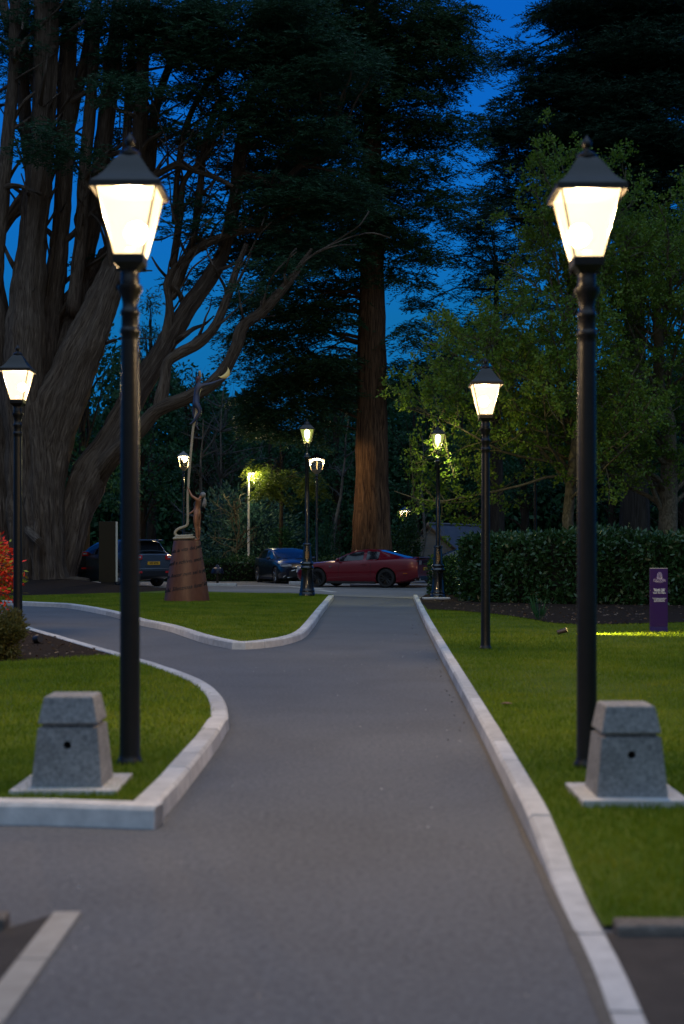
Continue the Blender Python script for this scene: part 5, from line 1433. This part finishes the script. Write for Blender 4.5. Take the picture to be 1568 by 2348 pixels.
# --- spring trees with young leaves
def branch_tree(name, label, b, H, r0, prim, lm, bark, seed, spread=4.5, leafn=7, lsize=.115, zlo=2.3, upright=.55, cls=3, bias=(0,0), twigs=6, secs=8, lowlat=()):
    R = np.random.default_rng(seed); root = thing(name, label, 'tree', b)
    m = M(); tw = M()
    pts = [Vector((R.normal(scale=.05)*i, R.normal(scale=.05)*i, H*.62*i/9)) for i in range(10)]
    m.tube(pts, [r0*(1-.075*i)*(1.25 if i == 0 else 1) for i in range(10)], 14, flute=.04, seed=seed)
    ends = []
    specs = [(R.uniform(zlo, H*.62), R.uniform(0,2*np.pi), R.uniform(.7,1.1), R.uniform(upright*.6, upright*1.9)) for _ in range(prim)]+list(lowlat)
    for z0, az, lf, ev in specs:
        fr = (z0-zlo)/(H*.62-zlo); Ln = spread*lf*(1.05-.25*max(0,fr)); e = ev+.5*max(0,fr)
        d = np.array((math.cos(az)+bias[0], math.sin(az)+bias[1], e)); d /= np.linalg.norm(d)
        p = np.array((0,0,z0)); path = [p]
        for s in range(7):
            d = d+R.normal(scale=.17, size=3)+np.array((0,0,.05)); d /= np.linalg.norm(d); p = p+d*Ln/7; path.append(p)
        ra = r0*.26*(1-.4*max(0,fr)); m.tube([Vector(q) for q in path], list(np.linspace(ra,.014,8)), 6)
        low = (z0, az, lf, ev) in lowlat
        for j in range(secs*2 if low else secs):
            t = R.uniform(2.6 if low else 1.6, 7); i = int(min(6,t)); f = t-i; q = path[i]*(1-f)+path[i+1]*f
            d2 = d*.4+R.normal(scale=.7, size=3)+np.array((0,0,.2)); d2 /= np.linalg.norm(d2); l2 = Ln*.34*R.uniform(.6,1.2); pp = [q]
            for s in range(4):
                d2 = d2+R.normal(scale=.14,size=3)+np.array((0,0,.08)); d2 /= np.linalg.norm(d2); pp.append(pp[-1]+d2*l2/4)
            tw.tube([Vector(v) for v in pp], [.018,.014,.011,.008,.006], 4, cap=False)
            for kx in range(twigs):
                t = R.uniform(.6,4); i = int(min(3,t)); f = t-i; q2 = pp[i]*(1-f)+pp[min(4,i+1)]*f
                d3 = d2*.5+R.normal(scale=.6,size=3)+np.array((0,0,.15)); d3 /= np.linalg.norm(d3); l3 = .55*R.uniform(.5,1.3)
                q3 = q2+d3*l3
                tw.tube([Vector(q2),Vector(q3)], [.007,.004], 3, cap=False)
                for c_ in range(cls): ends.append(q2+(q3-q2)*R.uniform(.35,1.05)+R.normal(scale=.05,size=3))
    m.build('trunk', bark, root, ang=80); 
    tw.build('twigs', TWIG, root)
    E_ = np.array(ends); q = np.repeat(E_, leafn, axis=0)+R.normal(scale=.058, size=(len(E_)*leafn,3))
    dd = unit(R.normal(size=q.shape)+np.array((0,0,.1)))
    npmesh('crown', leafquads(q, dd, lsize*R.uniform(.6,1.3,len(q)), lsize*.62), 4, lm, root)
    return root
yy = 41.0
branch_tree('spring_tree', 'young leaved tree with pale straight trunk, its low branches lit by the lamps', Vector((P(1303,1240,yy)[0],yy,.0)), 16.5, .19, 40, LMAP, BARKM, 11, spread=4.3, zlo=2.6, upright=.75,
   lowlat=[(3.5,math.pi+.6,1.2,.03),(4.0,math.pi+.78,1.05,.06),(3.8,math.pi+.42,1.25,.03),(4.6,math.pi+.65,1.2,.05),(5.1,math.pi+.5,1.15,.1),(3.6,math.pi+1.1,.9,.05),(5.8,math.pi+.7,1.1,.12)])
yy = 43.5
branch_tree('spring_tree', 'young leaved tree with thick forked trunk at the right edge', Vector((P(1524,1240,yy)[0],yy,.0)), 15.5, .34, 38, LMAP, BARKM, 23, spread=4.6, zlo=2.2, upright=.7)

# --- woodland behind
def wood_tree(name, label, px_, Y, ytop, pads, lm, kk=3.2, r0=.25, L=.26, W=.12, bark=None, per=70, cr=.75):
    b = Vector((P(px_,1300,Y)[0], Y, 0)); root = thing(name, label, 'tree', b, 0, 'trees of the wood behind the car park')
    zt = P(px_, ytop, Y)[2]
    Cs = []
    for pd in pads:
        c = np.array(P(pd[0],pd[1],Y)); wx, wz = pd[2]*Y/F, pd[3]*Y/F; dn = pd[4] if len(pd) > 4 else 1
        Cs.append(c+inellip(max(3,int(wx*wz*kk*dn)), (wx,min(wx,3.0),wz)))
    C = np.concatenate(Cs)-np.array(b); q = np.repeat(C, per, axis=0); off = inellip(len(q), (cr,cr,cr*.7)); p = q+off
    d = unit(off*1.2+rng.normal(scale=.6, size=off.shape))
    npmesh('crown', leafquads(p, d, L*rng.uniform(.6,1.3,len(p)), W*rng.uniform(.7,1.3,len(p))), 4, lm, root)
    m = M(); m.tube([(0,0,0),(.1,0,zt*.3),(-.05,.1,zt*.6),(0,0,zt*.9)], [r0*1.2,r0,r0*.6,.04], 10)
    for e in C[rng.choice(len(C), min(26,len(C)), replace=False)]:
        z0 = max(.5, e[2]*rng.uniform(.45,.85)); m.tube(curve((0,0,min(z0,zt*.85)), e, .3), list(np.linspace(r0*.3,.02,7)), 5)
    m.build('trunk', bark or BARKD, root, ang=80)
    return root
wood_tree('broadleaf_tree', 'leafy green tree seen through the gap between the leaning cypress stems', 190, 66, 770, [(180,1010,80,110),(230,880,60,70),(140,1120,50,70),(250,1080,60,90),(215,790,40,50)], LWOOD)
wood_tree('broadleaf_tree', 'dark tree behind the left foreground lamp post and the cypress limbs', 320, 76, 740, [(300,900,70,100),(340,1010,80,100),(300,1120,90,80),(370,1120,70,90)], LWOOD)
wood_tree('fir_tree', 'narrow pointed bluish fir just right of the left foreground lamp post', 345, 82, 668, [(345,700,14,30,2),(345,750,28,35,1.6),(343,800,38,40,1.3),(345,860,44,50)], LTEAL, L=.3, W=.07)
wood_tree('broadleaf_tree', 'dark green tree behind the climbing bronze figure', 450, 80, 800, [(440,950,80,90),(500,1020,80,90),(430,1090,80,80),(520,1120,70,70),(400,860,50,60,.7),(500,880,60,60,.8)], LWOOD)
wood_tree('broadleaf_tree', 'dark tree in the wood above the near black hatchback', 620, 90, 900, [(600,1060,90,90),(680,1060,80,100),(620,1160,110,70),(700,1180,80,70)], LWOOD)
wood_tree('broadleaf_tree', 'dark tree between the green lit lamp and the giant trunk', 770, 92, 780, [(770,900,60,90),(770,1040,70,90),(740,1160,90,70),(800,1180,60,70)], LWOOD)
wood_tree('broadleaf_tree', 'dark tree right of the giant trunk above the low outbuilding', 950, 98, 840, [(940,980,70,90),(1000,1060,80,90),(920,1120,60,80),(1000,920,50,50,.7)], LWOOD)
wood_tree('broadleaf_tree', 'dim tree rising behind the slate roof of the outbuilding', 1060, 100, 900, [(1060,1040,70,90),(1110,1120,90,70),(1040,1150,70,50),(1090,980,60,50)], LWOOD)
wood_tree('broadleaf_tree', 'shadowy tree above the laurel hedge left of the right foreground post', 1200, 84, 880, [(1190,1010,80,90),(1240,1110,90,80),(1160,1130,60,70),(1250,980,60,60)], LWOOD)
wood_tree('broadleaf_tree', 'shadowy tree above the laurel hedge between the two spring trunks', 1400, 82, 820, [(1390,960,90,100),(1440,1080,100,100),(1350,1110,80,80),(1500,980,80,90)], LWOOD)
wood_tree('broadleaf_tree', 'shadowy tree at the right edge behind the thick forked trunk', 1570, 80, 760, [(1560,900,80,110),(1570,1060,90,110),(1520,1150,80,70)], LWOOD)
# bare pale-stemmed trees
def bare_tree(name, label, b, H, r0, seed, nb=14, spread=2.4, lean=0.0, mt=None, up=.8, zlo=.3):
    R = np.random.default_rng(seed); root = thing(name, label, 'tree', b, 0, 'bare stemmed trees in the wood')
    m = M(); pts = [Vector((lean*(i/8)**1.3*H*.2+R.normal(scale=.06)*(i > 0), R.normal(scale=.06), H*i/8)) for i in range(9)]
    m.tube(pts, list(np.linspace(r0,.02,9)), 9); m.build('trunk', mt or BARKP, root, ang=80)
    t = M()
    for j in range(nb):
        i = R.integers(int(8*zlo), 8); p = np.array(pts[i]); d = np.array((R.normal(), R.normal()*.7, up)); d /= np.linalg.norm(d); L = spread*R.uniform(.5,1.1); path = [p]
        for s in range(6):
            d = d+R.normal(scale=.2,size=3)+np.array((0,0,.04)); d /= np.linalg.norm(d); path.append(path[-1]+d*L/6)
        t.tube([Vector(q) for q in path], list(np.linspace(r0*.4,.008,7)), 5, cap=False)
        for k in range(7):
            s = R.integers(1,6); q = path[s]; d2 = d*.5+R.normal(scale=.6,size=3); d2 /= np.linalg.norm(d2); q2 = [q]
            for u in range(3): d2 = d2+R.normal(scale=.2,size=3); d2 /= np.linalg.norm(d2); q2.append(q2[-1]+d2*L*.13)
            t.tube([Vector(v) for v in q2], [.014,.01,.007,.004], 4, cap=False)
    t.build('twigs', mt or TWIGB, root); return root
bare_tree('bare_tree', 'bare pale stemmed tree behind the sculpture rope', Vector((P(450,1200,72)[0],72.5,0)), 8.0, .13, 5, 10, 2.4, .2)
bare_tree('bare_tree', 'bluish twiggy leafless tree behind the gilded moon', Vector((P(500,1200,78)[0],78.5,0)), 10.5, .12, 6, 40, 3.4, .1, None, .8, .45)
bare_tree('bare_tree', 'thin pale leaning trunk behind the red coupe bonnet', Vector((P(764,1280,74)[0],74,0)), 8.2, .13, 8, 8, 1.8, .5)
bare_tree('bare_tree', 'thin grey trunk between the giant trunk and the ornate lamp', Vector((P(972,1280,82)[0],82,0)), 8.0, .10, 9, 8, 1.6, -.05)
bare_tree('bare_tree', 'small leafless tree with yellow lit twigs left of the white lamp pole', Vector((P(545,1200,65)[0],64.8,0)), 3.6, .06, 14, 18, 1.5, -.2, TWIG, .7, .4)
# hanging conifer foliage by the white pole lamp, lamplight also put into leaf colour
lowb = thing('weeping_conifer', 'drooping yellow lit conifer foliage beside the white lamp pole', 'tree', (P(640,1250,65.5)[0],66.8,0))
b = np.array(lowb.location)
quads, CC = crown_pads([(608,1112,22,14,2,-1.2),(628,1092,16,12,2,-1.2),(632,1132,11,7,2,-1.2),(588,1090,14,12,1.6,-.6),(600,1066,40,10,1.2),(650,1090,20,20,1.2),(715,1105,10,26,3,-2)], 66.5, 26, leaf=.2, w=.05, spray=.5, cl=(.3,.5), spc=12, up=-.5, droop=.3, ymax=.6)
npmesh('crown', quads-b, 4, leafmat('painted_lit_conifer_leaf', [(.06,.10,.01),(.11,.16,.015),(.17,.19,.02)], trans=.3), lowb)
m = M(); zt = P(640,1000,66.8)[2]; m.tube([(0,0,0),(.05,0,zt*.5),(0,0,zt)], [.12,.09,.03], 8)
for e in (CC-b)[rng.choice(len(CC), 16)]: m.tube(curve((0,0,zt*rng.uniform(.6,.95)), e, .4), list(np.linspace(.03,.008,7)), 4)
m.build('trunk', BARKD, lowb)
# dark bank added behind the wood to block specks of sky between trunks
mm = M(); rs = []
for y_, z_ in ((104,-.2),(112,.6),(122,5.5),(130,11.5),(150,12)):
    rs.append([(x_, y_+1.5*math.sin(x_*.2), z_+(1.2*math.sin(x_*.17)+.7*math.sin(x_*.41)) if z_ > 1 else z_) for x_ in range(-90,91,6)])
mm.rings(rs, closed=False); mm.build('backing_bank', FLOORM, ang=60, kind='structure')
# far wood: one unreadable mass
n = 150000
xx = rng.uniform(-45, 45, n); yy_ = rng.uniform(108, 122, n)
top = 13.5+2.2*np.sin(xx*.31)+1.6*np.sin(xx*.73+1)+1.0*np.sin(xx*1.7)
zz = rng.uniform(0, 1, n)**.85*top
o = npmesh('far_wood', leafquads(np.stack([xx,yy_,zz],1), rdir(n), .55*rng.uniform(.6,1.3,n), .32), 4, LWOOD); tag(o, 'dark mass of woodland foliage closing the view behind everything', 'woodland', kind='stuff')
